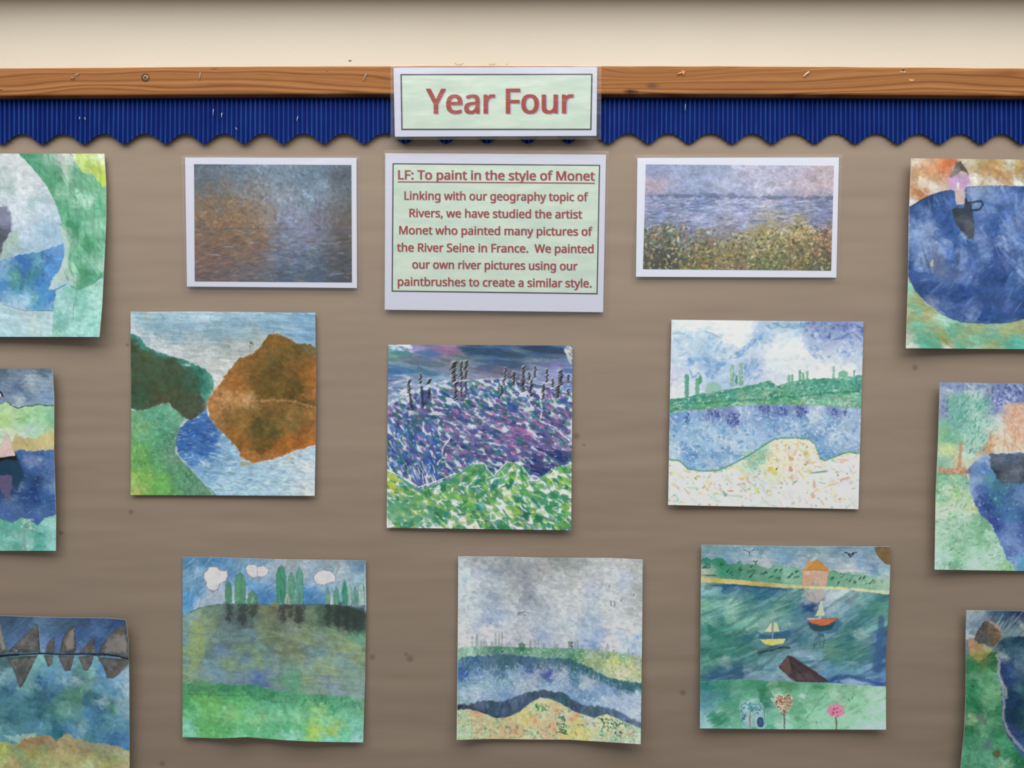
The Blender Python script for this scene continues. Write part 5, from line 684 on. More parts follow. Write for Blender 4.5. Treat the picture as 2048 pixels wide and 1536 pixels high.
@art
def patchwork_river(N=300):
    s = Canvas(78, 58, 1386, 1400, N, 25, 'dde8e4')
    s.put(np.ones_like(s.X), s.field('130,75,5c78b8 200,90,6c84bc 280,80,8c9cc4 380,80,6c80bc 450,90,8c9cb4 150,120,c8d4d8 110,200,7c8cc0 120,300,7484bc 300,110,b4ccc8 400,130,b4d4cc 180,180,5ca890 250,180,64ac98 350,170,a4ccc0 170,230,54a48c 300,230,74b8a4 400,220,64b09c 430,240,6cb0a0 220,320,4c9c90 180,350,5caca0 280,310,54a494 350,300,94ccbc 400,330,a4d4c4 300,400,6cb8a4 380,400,8cccb4 450,380,a4d4c4 330,450,9cd0bc 420,470,94ccb8 130,380,64b08c 120,430,74bc7c 160,480,4ca07c 200,500,54a484 150,550,c4dc84 200,560,d4e48c 120,600,b8dcac 220,600,bcd494 110,650,6cac88 180,660,84c4a4 250,560,bcb890 245,650,d0b48c 300,600,bce4d0 330,550,b0dcc8 350,480,a8d8c4 480,80,6478b4 520,110,4c60a8 600,90,7c8cc4 700,110,6474b8 740,150,3c50a4 470,170,3c54a0 520,180,7484c0 600,160,9cacd8 650,180,5c70b4 480,260,6478b4 530,240,8490c8 500,330,c4d4cc 540,350,bcccd0 520,400,bcd4b8 600,260,e4b08c 650,240,dc9c70 700,250,e0a880 740,230,d88858 600,330,dc9c78 680,330,dca07c 740,330,dc9468 620,400,e0a480 720,400,e0b090 560,420,e4dccc 520,450,dcbc94 470,490,cc9468 450,540,c48454 550,500,e4c4a0 600,480,e0c8a8 650,470,e0a884 700,500,e4b494 740,480,dc9c74 550,560,e0d4bc 650,560,e4c8ac 720,560,e4c8a8 900,400,dc9c74 1000,150,5c70b4', 22, 35, 4))
    s.put(np.ones_like(s.X), 'e8f0ec', .22)
    s.dabs(s.poly([120, 150, 480, 110, 500, 400, 440, 560, 300, 600, 250, 420, 130, 340]), 260, 15, 5, -60, '3c9484 5cac98 84c4b0 4ca08c c4e0d4', .55, 20); s.dabs(s.poly([460, 70, 760, 60, 760, 180, 560, 230, 490, 290]), 130, 14, 7, 50, '4054a0 5468b0 7c8cc8 c4cce8', .65, 50)
    s.dabs(s.poly([560, 230, 760, 190, 900, 200, 900, 560, 460, 570, 440, 530]), 260, 16, 7, 60, s.c.copy(), .7, 40, .1); s.dabs((570, 220, 760, 560), 60, 24, 4, 85, 'f0d8c4 d88c5c', .5, 20); s.dabs((110, 60, 450, 110), 30, 18, 8, 20, '5c74b4 7c90c0', .5, 40); s.dabs((100, 180, 150, 340), 20, 14, 7, 60, '6478b4', .5, 30)
    s.dabs((100, 370, 250, 660), 50, 18, 9, -20, s.c.copy(), .5, 60, .1)
    s.put(s.poly([88, 690, 130, 695, 230, 700, 240, 500, 258, 500, 262, 690, 300, 700, 300, 745, 90, 740], 6, 8), 'c88c68', .75); s.dabs((88, 690, 300, 740), 34, 10, 6, 40, 'd4a07c b87850 e0b898', .7, 60)
    s.put(s.below([78, 745, 300, 745, 340, 800, 340, 900, 420, 1000, 1500, 1000], 6, 12), s.field('110,780,5cac80 200,800,7cbc8c 300,800,64b08c 150,850,a4d098 250,870,84bc6c 120,920,6cb484 300,900,b0d8b0 200,900,b0d490 120,980,b4dca4 200,1000,d0e4bc 350,980,c4dc94 100,1060,c8e4cc 200,1090,84c494 300,1060,bce4cc 380,1060,74bc88 450,1110,4ca068 130,1130,a4dcb8 250,1150,94d0ac 400,1140,6cb888 300,1200,84cc9c 120,1220,a4dcb4 200,1250,74c094 350,1250,74c090 450,1240,64b880 500,1200,9cd8b4 150,1350,a4e4c8 250,1350,84cc94 400,1300,a4e0bc 500,1330,a8e4c4 600,1330,a4e4c4 250,1410,5cac80 350,1400,b4ecd4 500,1420,a0e0b8 620,1400,84d08c 120,1430,b4ecd8 560,1260,a8dcb8', 25, 40, 3.8))
    lo = s.Y > 750; s.put(lo, 'e8f2ea', .25); s.dabs(lo*(s.X < 650), 420, 16, 7, -25, s.c.copy(), .6, 50, .12); s.dabs(lo*(s.X < 650), 200, 14, 5, -30, 'e4f2ea d4ecdc', .5, 50); s.dabs(lo*(s.X < 650), 110, 16, 5, -30, '5cac78 4ca074 6cb884', .5, 30)
    m = s.poly([320, 700, 340, 660, 420, 590, 480, 590, 700, 575, 1500, 560, 1500, 1480, 700, 1470, 620, 1370, 560, 1250, 500, 1120, 420, 1040, 370, 960, 330, 870, 322, 780], 5, 10)
    s.put(m, s.field('380,620,a8c4e4 340,700,6c84bc 350,800,a4bce4 350,880,a8c0e8 400,700,6c94d0 450,630,94b4e0 430,680,4c70b4 450,720,5c88c8 400,780,94b0dc 420,830,4c74b8 400,880,5c7cbc 450,760,5ca0b0 480,820,5c98b8 500,870,3c6ca4 430,940,34509c 470,980,2f4c98 440,1030,4c6cb0 550,800,3c7484 600,820,4c849c 560,880,44749c 600,900,3c6ca4 530,950,3c84a0 600,980,4c7cb0 550,1030,4474b0 650,1060,4c84bc 700,880,5c84bc 740,900,6c94c4 680,960,5c80b8 740,1050,34609c 700,1100,4c70b0 520,1100,3c50a4 540,1150,3c54a8 600,1130,5c80c4 660,1150,6c90d0 720,1180,4c6cb4 600,1220,7c9cd8 680,1240,84a4dc 740,1250,5c7cc4 640,1320,5c7cc4 720,1320,7ca4e0 680,1400,94bce8 740,1400,5ca4d0 1000,900,4c74b0', 20, 35, 3.8))
    s.dabs(m, 620, 13, 6, -20, s.c.copy(), .65, 50, .14); s.dabs(m*(s.Y > 760), 220, 11, 4, -30, 'a4c4e0 b8d0e8 8cb8d0', .55, 50)
    d = s.poly([470, 590, 600, 585, 1000, 575, 1000, 800, 560, 805, 520, 750, 480, 680], 7, 12)
    s.put(d, s.field('500,620,5c6c80 560,640,6c7c94 620,600,4c5c74 700,600,647088 740,640,4c5868 520,740,2c3444 600,740,5c6474 680,720,747c8c 560,690,4c5864 740,770,3c4c60 650,790,5c6c84', 15, 30)); s.dabs(d, 120, 12, 6, 20, s.c.copy(), .6, 60, .15)
    s.dab(310, 722, 20, 16, 0, hx('6c6478'), .8, .8); s.grain(.035, .02); return s

@art
def mound_and_pool(N=300):
    s = Canvas(120, 93, 1690, 1700, N, 26, 'd8dcdc')
    s.put(np.ones_like(s.X), s.field('180,130,a4b4bc 230,200,7c94a8 200,260,7c94a4 280,130,94a8b4 350,110,4c6c84 400,160,5c7c90 470,150,34587c 450,250,6c8c9c 550,200,1f3c5c 580,260,7ca0a8 640,150,243c60 650,230,a8b4b0 600,120,243c64 170,320,b8c4cc 500,280,7c98a4 900,200,2c4c6c 1400,200,345c80', 20, 50)); s.dabs((150, 95, 900, 320), 60, 50, 9, -55, s.c.copy(), .5, 10, .15); s.dabs((330, 95, 900, 300), 16, 70, 6, -58, 'b4c0c0 a4b4b8', .6, 6)
    s.put(s.below([120, 370, 180, 350, 250, 380, 400, 330, 600, 320, 1800, 330], 6, 12), '6c8484', .9)
    m = s.poly([405, 470, 400, 420, 450, 360, 520, 335, 600, 325, 720, 330, 1850, 330, 1850, 1600, 700, 1450, 560, 1300, 480, 1150, 455, 900, 430, 650], 8, 12)
    s.put(m, s.field('450,400,2c4c60 500,350,3c606c 550,400,24506c 620,350,1c3c54 500,470,24506c 600,440,3c6474 680,400,24405c 450,500,a8bcbc 500,520,94acb0 560,540,24486c 640,480,5c84a0 600,570,6c8ca4 470,580,2c3c74 520,620,34508c 580,650,446c8c 500,700,2c4880 560,730,2c4c7c 640,650,4c6c8c 650,750,2c5468 600,800,4c788c 560,850,1f3c64 650,870,2c6068 600,950,1c3c60 660,1000,2c5c68 600,1050,1c3c54 560,1100,1f4060 650,1130,2c5460 600,1200,2c4c80 650,1250,34508c 560,1180,344c80 650,1330,446ca0 900,700,2c5470 1300,900,2c5470', 20, 45)); s.shade(.12*s.noise(36)+.06*s.noise(90), m)
    g = s.poly([100, 500, 180, 500, 300, 480, 400, 470, 430, 520, 440, 700, 455, 900, 465, 1100, 500, 1200, 600, 1330, 680, 1430, 900, 1600, 900, 1850, 80, 1850], 6, 8)
    s.put(g, s.field('180,540,4c8c5c 280,560,5c7c44 350,520,44783c 380,560,1f6038 180,600,247c4c 200,680,5c9c74 330,640,5cac78 300,700,4c9c6c 400,700,6cac84 240,750,84c494 200,750,348c60 330,760,64b07c 170,850,2c8c5c 250,830,349064 280,900,7cbc8c 370,850,84bc88 380,880,5cac74 210,950,2c8454 250,1000,247c4c 370,980,5ca878 420,1000,348858 200,1100,8cbc8c 300,1060,5c8c74 250,1140,5cb07c 380,1130,64b480 180,1200,2c7c50 300,1200,7cc490 430,1180,3c9060 220,1270,4ca478 400,1250,2c8858 350,1320,5c9c84 450,1300,54b080 550,1380,3c9c6c 450,1400,4ca474 200,1350,3c9064 150,1400,54a880 250,1450,5cac84 380,1450,64b890 500,1480,94d0a4 620,1450,247c50 300,1550,4c9c78 600,1600,2c8454', 22, 45)); s.dabs(g, 260, 18, 9, 60, s.c.copy(), .5, 60, .13); s.shade(.09*s.noise(34), g); s.dabs(g, 46, 16, 8, -20, '94cc9c 84c490', .45, 40, e=.9)
    s.put(s.poly([140, 370, 190, 345, 230, 380, 300, 410, 370, 440, 350, 480, 300, 530, 230, 560, 160, 500], 10, 14), s.field('170,380,d09c7c 200,420,c48c64 180,480,b89c5c 260,440,94845c 300,430,c4b470 340,460,b4ac78 250,500,a4944c 300,500,6c8444', 15, 30), .95)
    s.put(s.poly([325, 190, 350, 185, 400, 210, 440, 240, 450, 290, 380, 230], 6, 8), 'c89c7c', .9)
    s.put(s.poly([200, 360, 230, 270, 285, 195, 320, 190, 360, 220, 430, 270, 455, 320, 430, 380, 380, 420, 300, 400, 240, 390], 6, 8), s.field('290,220,504c48 350,240,84705c 400,290,74604c 430,320,8c7450 260,300,5a5c5c 330,320,6c6458 300,370,54585c 400,370,6c604c', 12, 25)); s.shade(.15*s.noise(26), s.poly([200, 360, 230, 270, 320, 190, 455, 320, 380, 420]))
    s.line([410, 505, 432, 560, 425, 650, 455, 740, 470, 850, 480, 950, 480, 1080, 520, 1180, 580, 1260, 690, 1370], 26, 'a8b4bc', .8, 9, 12); s.line([450, 740, 490, 800, 500, 880], 26, 'bcc0b8', .7, 9, 10)
    for x, y, L, W, c in ((250, 1065, 28, 22, '6c8484'), (310, 1110, 16, 26, '6c7c7c'), (348, 1318, 20, 30, '6c7894'), (235, 1345, 18, 26, '5c8c78'), (435, 1395, 34, 34, '7c5c34'), (180, 785, 20, 6, '1c5c40')): s.dab(x, y, L, W, .2, hx(c), .85, .4)
    s.grain(.045, .03); return s

# the two printed pictures: plain dappled river views of my own in about the same colours
@art
def print_brown(N=262):
    s = Canvas(0, 0, 315, 235, N, 31)
    s.put(np.ones_like(s.X), s.field('20,20,4c6278 90,15,5c748c 160,20,6c8498 230,20,5a7890 300,20,44586c 40,70,6c6458 120,60,7c7c80 180,60,8494a4 240,60,7c94ac 300,70,5c6468 30,110,7c6448 90,110,846848 150,110,8c7c70 200,105,8490b0 260,105,6c6c80 300,115,585048 60,140,785838 130,145,806044 190,140,70809c 240,145,7c84a0 300,145,4c4844 40,180,745448 110,180,7c5c4c 170,180,64708c 230,185,54708c 290,185,3f444c 40,225,645050 110,220,5c5c6c 180,220,3c5874 250,220,34506c 300,220,2f3a48', 10, 24))
    up = s.Y < 128
    s.dabs(up, 1300, 5, 2.2, 70, s.c.copy(), .7, 50, .14); s.dabs(~up, 1000, 7, 2, 0, s.c.copy(), .7, 14, .15)
    s.dabs((2, 60, 130, 128), 160, 4, 2, 70, 'a8804c 94683c 6c5038', .6, 50); s.dabs((2, 128, 313, 233), 150, 7, 1.6, 0, '8c98ac 3c5068 a07458', .5, 10)
    s.line([0, 128, 315, 130], 2, '40406c', .35, 2, 3); s.grain(.08, .03); return s

@art
def print_meadow(N=310):
    s = Canvas(0, 0, 376, 211, N, 32)
    s.put(np.ones_like(s.X), s.field('20,12,8c9cc8 80,15,94a4c8 150,15,98a8cc 220,15,c4c4dc 290,15,b4b4d0 350,15,c4b4c0 20,45,c4acb8 90,42,9cacd4 160,45,b4bcdc 230,45,c4c8e4 300,42,d4c0cc 355,45,c8b0b8 30,75,8494c0 110,80,7c90c0 200,78,9ca8d4 290,80,8c9ccc 350,78,6c80b0 40,105,8494c8 120,108,a4b0d8 200,105,a8b0dc 280,110,9c9c9c 350,105,7c8cc0 30,135,646c5c 100,135,7c84a8 170,140,8c8ca8 240,135,a8985c 310,135,a89858 360,140,a47454 40,165,4c5444 110,165,74703c 180,165,94884c 250,165,7c8050 320,165,84784c 360,170,7c6040 40,200,34382c 110,200,6c6830 180,200,746444 250,200,647040 320,200,746838 360,200,4c5438', 10, 28))
    a = s.Y < 62; b = (s.Y >= 62)*(s.Y < 128); c = s.Y >= 128-8*np.sin(s.X/40)
    s.dabs(a, 420, 9, 3, 8, s.c.copy(), .5, 20, .07); s.dabs(b, 800, 6, 1.6, 0, s.c.copy(), .75, 8, .15); s.dabs(b, 160, 7, 1.6, 0, 'c4c8e8 4c64a0 d4c4dc', .6, 6)
    s.line([0, 64, 100, 62, 240, 65, 376, 64], 6, '4c6088', .7, 3, 5)
    s.dabs(c, 1900, 3.6, 1.9, 60, s.c.copy(), .8, 60, .25); s.dabs(c, 650, 3, 1.6, 30, 'c4a84c d8c074 e0d8c0 b87c48 2c3424 3c4430 94a454', .75, 60)
    s.grain(.09, .03); return s
# ---------------------------------------------------------------- the wall, an unseen ledge added above it, the floor
def wall_nodes(nt, b):
    n = noise_node(nt, coords(nt), 160, 3); r = ramp(nt, noise_node(nt, coords(nt), 3, 3).outputs[0], [(.3, WALLC[0]), (.7, WALLC[1])])
    L(nt, r.outputs[0], b.inputs['Base Color']); bump(nt, b, n.outputs[0], .25, .0008)
M_wall = mat('cream_paint', rough=.55, build=wall_nodes)
def box(name, x0, x1, y0, y1, z0, z1, m, parent=None, bev=0, seg=2):
    bm = bmesh.new(); bmesh.ops.create_cube(bm, size=1)
    for v in bm.verts: v.co = ((x0+x1)/2+v.co.x*(x1-x0), (y0+y1)/2+v.co.y*(y1-y0), (z0+z1)/2+v.co.z*(z1-z0))
    if bev: bmesh.ops.bevel(bm, geom=bm.edges[:], offset=bev, segments=seg, affect='EDGES')
    me = bpy.data.meshes.new(name); bm.to_mesh(me); bm.free(); return obj(name, me, m, parent)
wb = box('wall_back', -2.2, 2.2, .012, .15, -1.35, 1.25, M_wall); wb['kind'] = 'structure'
zl = (768-LEDGE_PY)*S
lg = box('trim_1', -2.2, 2.2, -LEDGE_D, .012, zl, zl+.16, mat('ledge_bounce_tint', LEDGEC, .6), bev=.004); lg['kind'] = 'structure'  # added out of view to shade the wall top; ochre for warm bounce
fl = box('floor', -2.2, 2.2, -3.2, .15, -1.40, -1.35, mat('floor_vinyl', rough=.5, build=lambda nt, b: L(nt, ramp(nt, noise_node(nt, coords(nt), 6, 5).outputs[0], [(.3, '6f6a62'), (.7, '8a847a')]).outputs[0], b.inputs['Base Color']))); fl['kind'] = 'structure'
# ---------------------------------------------------------------- notice board: backboard and timber rail
board = tag(empty('notice_board', (0, 0, -.2)), 'wall notice board with a varnished pine top rail', 'notice board')
def rel(o, p): o.parent = p; o.location = Vector(o.location)-p.location; return o
rel(box('backboard', -.975, .975, .0025, .012, -1.0, (768-150)*S, mat('softboard', '8f7d66', .9)), board)
def wood_nodes(nt, b):
    nz = noise_node(nt, coords(nt, (.8, 1, 7)), 3, 2, .5)                 # the slow drift of the grain
    tc = N(nt, 'TexCoord'); sx_ = N(nt, 'SeparateXYZ'); L(nt, tc.outputs['Object'], sx_.inputs[0])
    zz = N(nt, 'Math', operation='MULTIPLY_ADD'); zz.inputs[1].default_value = .06; L(nt, nz.outputs[0], zz.inputs[0]); L(nt, sx_.outputs['Z'], zz.inputs[2])
    cb = N(nt, 'CombineXYZ'); L(nt, zz.outputs[0], cb.inputs['Z'])
    wv = N(nt, 'TexNoise', noise_dimensions='1D'); wv.inputs['Scale'].default_value = 190; wv.inputs['Detail'].default_value = 2; L(nt, zz.outputs[0], wv.inputs['W'])
    fine = noise_node(nt, coords(nt, (7, 1, 420)), 5, 4, .6)
    c1 = ramp(nt, wv.outputs[0], [(.3, WOOD[0]), (.42, WOOD[1]), (.58, WOOD[2]), (.75, WOOD[3])])
    mx = N(nt, 'MixRGB', blend_type='MULTIPLY'); mx.inputs[0].default_value = .5; r2 = ramp(nt, fine.outputs[0], [(.35, (.7, .64, .6)), (.6, (1, 1, 1))])
    L(nt, c1.outputs[0], mx.inputs[1]); L(nt, r2.outputs[0], mx.inputs[2]); last = mx.outputs[0]
    for x, z, rad, col in KNOTS:
        ob = N(nt, 'TexCoord'); mp = N(nt, 'Mapping'); mp.inputs['Location'].default_value = (-x*.35, 0, -z); mp.inputs['Scale'].default_value = (.35, 0, 1); L(nt, ob.outputs['Object'], mp.inputs[0])
        ln = N(nt, 'VectorMath', operation='LENGTH'); L(nt, mp.outputs[0], ln.inputs[0])
        nn = noise_node(nt, coords(nt), 90, 3); ad = N(nt, 'MixRGB', blend_type='MIX'); ad.inputs[0].default_value = 0
        mr = N(nt, 'MapRange'); mr.inputs[1].default_value = rad*.3; mr.inputs[2].default_value = rad*1.3; mr.inputs[3].default_value = 1; mr.inputs[4].default_value = 0
        sm = N(nt, 'Math', operation='MULTIPLY_ADD'); sm.inputs[1].default_value = rad*1.2; L(nt, nn.outputs[0], sm.inputs[0]); L(nt, ln.outputs['Value'], sm.inputs[2])
        sb = N(nt, 'Math', operation='SUBTRACT'); sb.inputs[1].default_value = rad*.5; L(nt, sm.outputs[0], sb.inputs[0]); L(nt, sb.outputs[0], mr.inputs[0])
        mk = N(nt, 'MixRGB'); mk.inputs[2].default_value = (*hexlin(col), 1); L(nt, mr.outputs[0], mk.inputs[0]); L(nt, last, mk.inputs[1]); last = mk.outputs[0]
    L(nt, last, b.inputs['Base Color']); bump(nt, b, fine.outputs[0], .25, .0005)
RD = .019                                        # the rail's face stands this far out
def rail_y(px, e):                               # the rail sags a few pixels towards both ends
    t = (px-1024)/1024; return (129.5+5.0*t*t) if e == 0 else (187.5+4.2*t*t)
KNOTS = [(place(1262, 183, RD)[0], place(1262, 183, RD)[2], .0035, '3a2416'), (place(1305, 172, RD)[0], place(1305, 172, RD)[2], .004, '6f4a3c'), (place(428, 137, RD)[0], place(428, 137, RD)[2], .002, '6a4228')]
M_wood = mat('varnished_pine', rough=.5, spec=.1, build=wood_nodes)
xs = np.linspace(-420, 2470, 180); V = []
for px in xs:
    yt, yb = rail_y(px, 0), rail_y(px, 1); b_ = 3.2
    nz = smooth_noise(np.array([px]), np.array([0.]), 60, 60, 3)[0]*.6
    x, _, zt = place(px, yt+nz, RD); _, _, zb = place(px, yb+nz*.5, RD); r_ = .0026
    prof = [(.0115, zt-.0002), (-RD+.0045, zt), (-RD+.0022, zt-.0024), (-RD, zt-.0054), (-RD, (zt+zb)/2), (-RD, zb+r_*.8), (-RD+r_*.3, zb+r_*.2), (-RD+r_, zb), (.0, zb+.0002), (.0115, zb)]
    V += [(x, y, z) for y, z in prof]
k = 10; Q = [(i*k+j, (i+1)*k+j, (i+1)*k+(j+1) % k, i*k+(j+1) % k) for i in range(len(xs)-1) for j in range(k)]
me = mesh_np('frame_rail', V, [q[::-1] for q in Q], False); rel(obj('frame_rail', me, M_wood), board)
# ---------------------------------------------------------------- brown backing paper
def backing_nodes(nt, b):
    c = ramp(nt, noise_node(nt, coords(nt, (1, 1, 5)), 3.5, 4).outputs[0], [(.3, BACK[0]), (.7, BACK[1])]); last = c.outputs[0]
    for px, py, r in ((1153, 872, 7), (745, 1314, 6), (820, 1317, 8), (812, 1308, 4), (262, 1024, 6), (1830, 735, 7), (1366, 1385, 7), (325, 1527, 6), (722, 1190, 3), (254, 690, 4), (122, 1066, 5), (1168, 890, 3)):
        x, _, z = place(px, py, .002)
        ob = N(nt, 'TexCoord'); d = N(nt, 'VectorMath', operation='DISTANCE'); d.inputs[1].default_value = (x, -.002, z); L(nt, ob.outputs['Object'], d.inputs[0])
        mr = N(nt, 'MapRange'); mr.inputs[1].default_value = r*S*.4; mr.inputs[2].default_value = r*S*1.25; mr.inputs[3].default_value = .45; mr.inputs[4].default_value = 0; L(nt, d.outputs['Value'], mr.inputs[0])
        mk = N(nt, 'MixRGB'); mk.inputs[2].default_value = (*hexlin('5a4c42'), 1); L(nt, mr.outputs[0], mk.inputs[0]); L(nt, last, mk.inputs[1]); last = mk.outputs[0]
    L(nt, last, b.inputs['Base Color']); bump(nt, b, noise_node(nt, coords(nt, (2, 1, 14)), 12, 4).outputs[0], .12, .001)
PX, PY = np.meshgrid(np.linspace(-405, 2453, 380), np.linspace(160, 2150, 300))
dep = .002+.0011*(smooth_noise(PX, PY, 520, 70, 5)+.35*smooth_noise(PX, PY, 160, 24, 6, 2))+.0006*smooth_noise(PX, PY, 300, 400, 7)
me, _ = sheet_mesh('backing_paper', PX, PY, np.clip(dep, .0004, None), .0004)
tag(obj('backing_paper', me, mat('brown_sugar_paper', rough=.8, spec=.2, build=backing_nodes)), 'plain taupe brown backing paper stretched over the notice board', 'backing paper')
# ---------------------------------------------------------------- corrugated blue border with a scalloped hem
lows = [-560, -480, -400, -320, -238, -157, -77, 4, 84, 168, 248, 332, 408, 488, 566, 648, 728, 810, 892, 974, 1056, 1137, 1216.5, 1297, 1378, 1465, 1544, 1630, 1711, 1796, 1879, 1962, 2044, 2126, 2208, 2290, 2372, 2454, 2536]
nb = 9; pit = 9.45; cx = np.arange(-405, 2450, pit/10)
ph = np.interp(cx, lows, np.arange(len(lows))*2*np.pi)
hem = 275.5+1.2*((cx-1024)/1024)**2+10*np.cos(ph)+1.4*np.cos(2*ph)+.5*smooth_noise(cx, cx*0, 9, 9, 8)
rows = np.linspace(0, 1, nb); PY = 184+(hem[None]-184)*rows[:, None]; PX = np.repeat(cx[None], nb, 0)+(1-rows[:, None])*1.5*smooth_noise(cx, cx*0, 300, 300, 9)[None]
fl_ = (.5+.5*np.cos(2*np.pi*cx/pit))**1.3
dep = .0047+.0027*fl_[None]+.0012*smooth_noise(PX, PY, 260, 400, 10)+.0012*rows[:, None]**2
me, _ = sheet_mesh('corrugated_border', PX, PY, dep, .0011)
crest_light = (np.repeat(fl_[None], nb, 0)*(.8+.35*smooth_noise(PX, PY, 22, 60, 12))).ravel()[:, None]      # lit crests and shaded grooves painted into the card colour
cc = np.array(hexlin(BLUE[0]))*(1-crest_light.clip(0, 1))+np.array(hexlin(BLUE[1]))*crest_light.clip(0, 1); rg = ring(len(cx), nb)
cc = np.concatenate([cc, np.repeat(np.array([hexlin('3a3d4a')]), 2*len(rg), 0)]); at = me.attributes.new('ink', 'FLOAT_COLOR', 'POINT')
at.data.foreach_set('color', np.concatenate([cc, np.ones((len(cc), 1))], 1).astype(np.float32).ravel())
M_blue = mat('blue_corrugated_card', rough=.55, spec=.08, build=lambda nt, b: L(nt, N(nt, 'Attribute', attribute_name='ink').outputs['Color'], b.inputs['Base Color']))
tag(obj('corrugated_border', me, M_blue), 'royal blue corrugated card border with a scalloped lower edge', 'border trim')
# ---------------------------------------------------------------- painted sheets
def paper_nodes(nt, b):
    a = N(nt, 'Attribute', attribute_name='paint'); n = noise_node(nt, coords(nt), 900, 3)
    n2 = noise_node(nt, coords(nt), 2600, 2); mx = N(nt, 'MixRGB', blend_type='MULTIPLY'); mx.inputs[0].default_value = 1
    r = ramp(nt, n2.outputs[0], [(.3, (.9, .9, .9)), (.7, (1, 1, 1))]); L(nt, a.outputs['Color'], mx.inputs[1]); L(nt, r.outputs[0], mx.inputs[2])
    L(nt, mx.outputs[0], b.inputs['Base Color']); bump(nt, b, n.outputs[0], .15, .0004)
M_paint = mat('watercolour_on_paper', rough=.8, spec=.1, build=paper_nodes)
def desat(c, k):
    g = (c*[.3, .59, .11]).sum(-1, keepdims=True); return np.clip(g+(c-g)*k, 0, 1)
def colour(me, arr, rim, rimcol, gain):
    A = np.concatenate([arr.reshape(-1, 3), np.repeat(np.array([rimcol]), 2*len(rim), 0)])
    A = np.clip(lin(A)*gain, 0, .93); at = me.attributes.new('paint', 'FLOAT_COLOR', 'POINT')
    at.data.foreach_set('color', np.concatenate([A, np.ones((len(A), 1))], 1).astype(np.float32).ravel())
def painting(key, crop, top, right, bottom, left, lift, label, gain, sat=SAT):
    """crop = x0, y0, scale: turns the sheet's drawing units into frame pixels"""
    c = ART[key](); x0, y0, sc = crop; f = lambda P: (np.array(P, float).reshape(-1, 2)/sc+[x0, y0]).ravel()
    X, Y = coons(f(top), f(right), f(bottom), f(left), c.N, c.M)
    u, v = np.meshgrid(np.linspace(0, 1, c.N), np.linspace(0, 1, c.M))
    me, rim = sheet_mesh('painting', X, Y, .0042+lift(u, v), .0005)
    colour(me, desat(c.c, sat), rim, hx('e8ebea'), gain)
    return tag(obj('painting', me, M_paint), label, 'painting', "children's river paintings pinned to the board")
g3 = 3.746
b = lambda t, c0, w: np.exp(-((t-c0)/w)**2)     # a soft bump in the sheet
painting('autumn_tree', (240, 604, g3), [78, 72, 600, 71, 1462, 78], [1462, 78, 1468, 500, 1466, 1000, 1458, 1452], [80, 1446, 700, 1448, 1458, 1452], [78, 72, 84, 700, 80, 1446], lambda u, v: .003*v+.003*u*u, 'river painting with a big orange brown tree above bright blue water', GAIN(800))
painting('purple_river', (760, 670, g3), [62, 72, 1442, 80], [1442, 80, 1438, 700, 1432, 1462], [50, 1444, 1432, 1462], [62, 72, 56, 800, 50, 1444], lambda u, v: .004*v*v+.002*u, 'painting of purple and navy dashes over a bright green riverbank', GAIN(860))
painting('stippled_river', (1325, 625, g3), [68, 54, 800, 62, 1508, 68], [1508, 68, 1488, 700, 1468, 1474], [42, 1442, 800, 1458, 1468, 1474], [68, 54, 58, 500, 42, 1442], lambda u, v: .003*v*v+.003*(1-u)**2, 'pale painting of blue river curving round a white meadow with orange flecks', GAIN(820))
painting('green_river', (345, 1095, g3), [76, 72, 300, 72, 500, 80, 800, 88, 1200, 92, 1448, 98], [1448, 98, 1452, 500, 1442, 1000, 1428, 1460], [75, 1420, 340, 1430, 450, 1426, 560, 1420, 700, 1432, 850, 1444, 1100, 1456, 1428, 1460], [76, 72, 76, 700, 75, 1420], lambda u, v: v**3*(.005+.007*b(u, .3, .1)+.006*b(u, .65, .15))+.002*u, 'green hillside painting with three white clouds and tall green poplars', GAIN(1300))
painting('misty_river', (900, 1095, g3), [62, 66, 400, 68, 700, 76, 1200, 78, 1444, 90], [1444, 90, 1440, 600, 1428, 1474], [50, 1442, 300, 1434, 620, 1438, 900, 1440, 1150, 1456, 1428, 1474], [62, 66, 58, 700, 50, 1442], lambda u, v: v**3*(.004+.009*b(u, 1, .25)+.006*b(u, 0, .12))+.003*(2*u-1)**2, 'pale grey sky painting above a thin skyline and grey blue river', GAIN(1300))
painting('sailing_boats', (1385, 1075, g3), [66, 54, 300, 56, 700, 66, 1100, 66, 1486, 66], [1486, 66, 1476, 400, 1448, 900, 1450, 1440], [56, 1430, 700, 1437, 1450, 1440], [66, 54, 60, 600, 56, 1430], lambda u, v: .004*v*v+.004*(2*u-1)**2, 'painting of two sailing boats, an orange roofed house and three little trees', GAIN(1280))
painting('green_arch', (0, 290, g3), [-604, 62, 0, 64, 782, 65], [782, 65, 796, 300, 796, 550, 780, 900, 765, 1200, 745, 1438], [-630, 1434, 0, 1437, 745, 1438], [-604, 62, -630, 1434], lambda u, v: .004+.009*u**3*v+.004*v*v, 'painting with a curved green bank and yellow corner above a blue pool', GAIN(500))
painting('blue_pond', (1800, 300, g3), [84, 62, 900, 72, 1470, 78], [1470, 78, 1440, 1500], [44, 1485, 929, 1492, 1440, 1500], [84, 62, 66, 500, 60, 1000, 44, 1485], lambda u, v: .003+.008*(1-u)**3+.003*v*v, 'painting of a huge dark blue pond with a pink tower on its shore', GAIN(500))
painting('ship_and_bushes', (0, 720, 3.84), [-1010, 70, 402, 66], [402, 66, 416, 300, 414, 700, 430, 1200, 428, 1465], [-1030, 1465, 428, 1465], [-1010, 70, -1030, 1465], lambda u, v: .003+.006*u**3, 'painting of a pink sail on deep blue water below pale green bushes', GAIN(900))
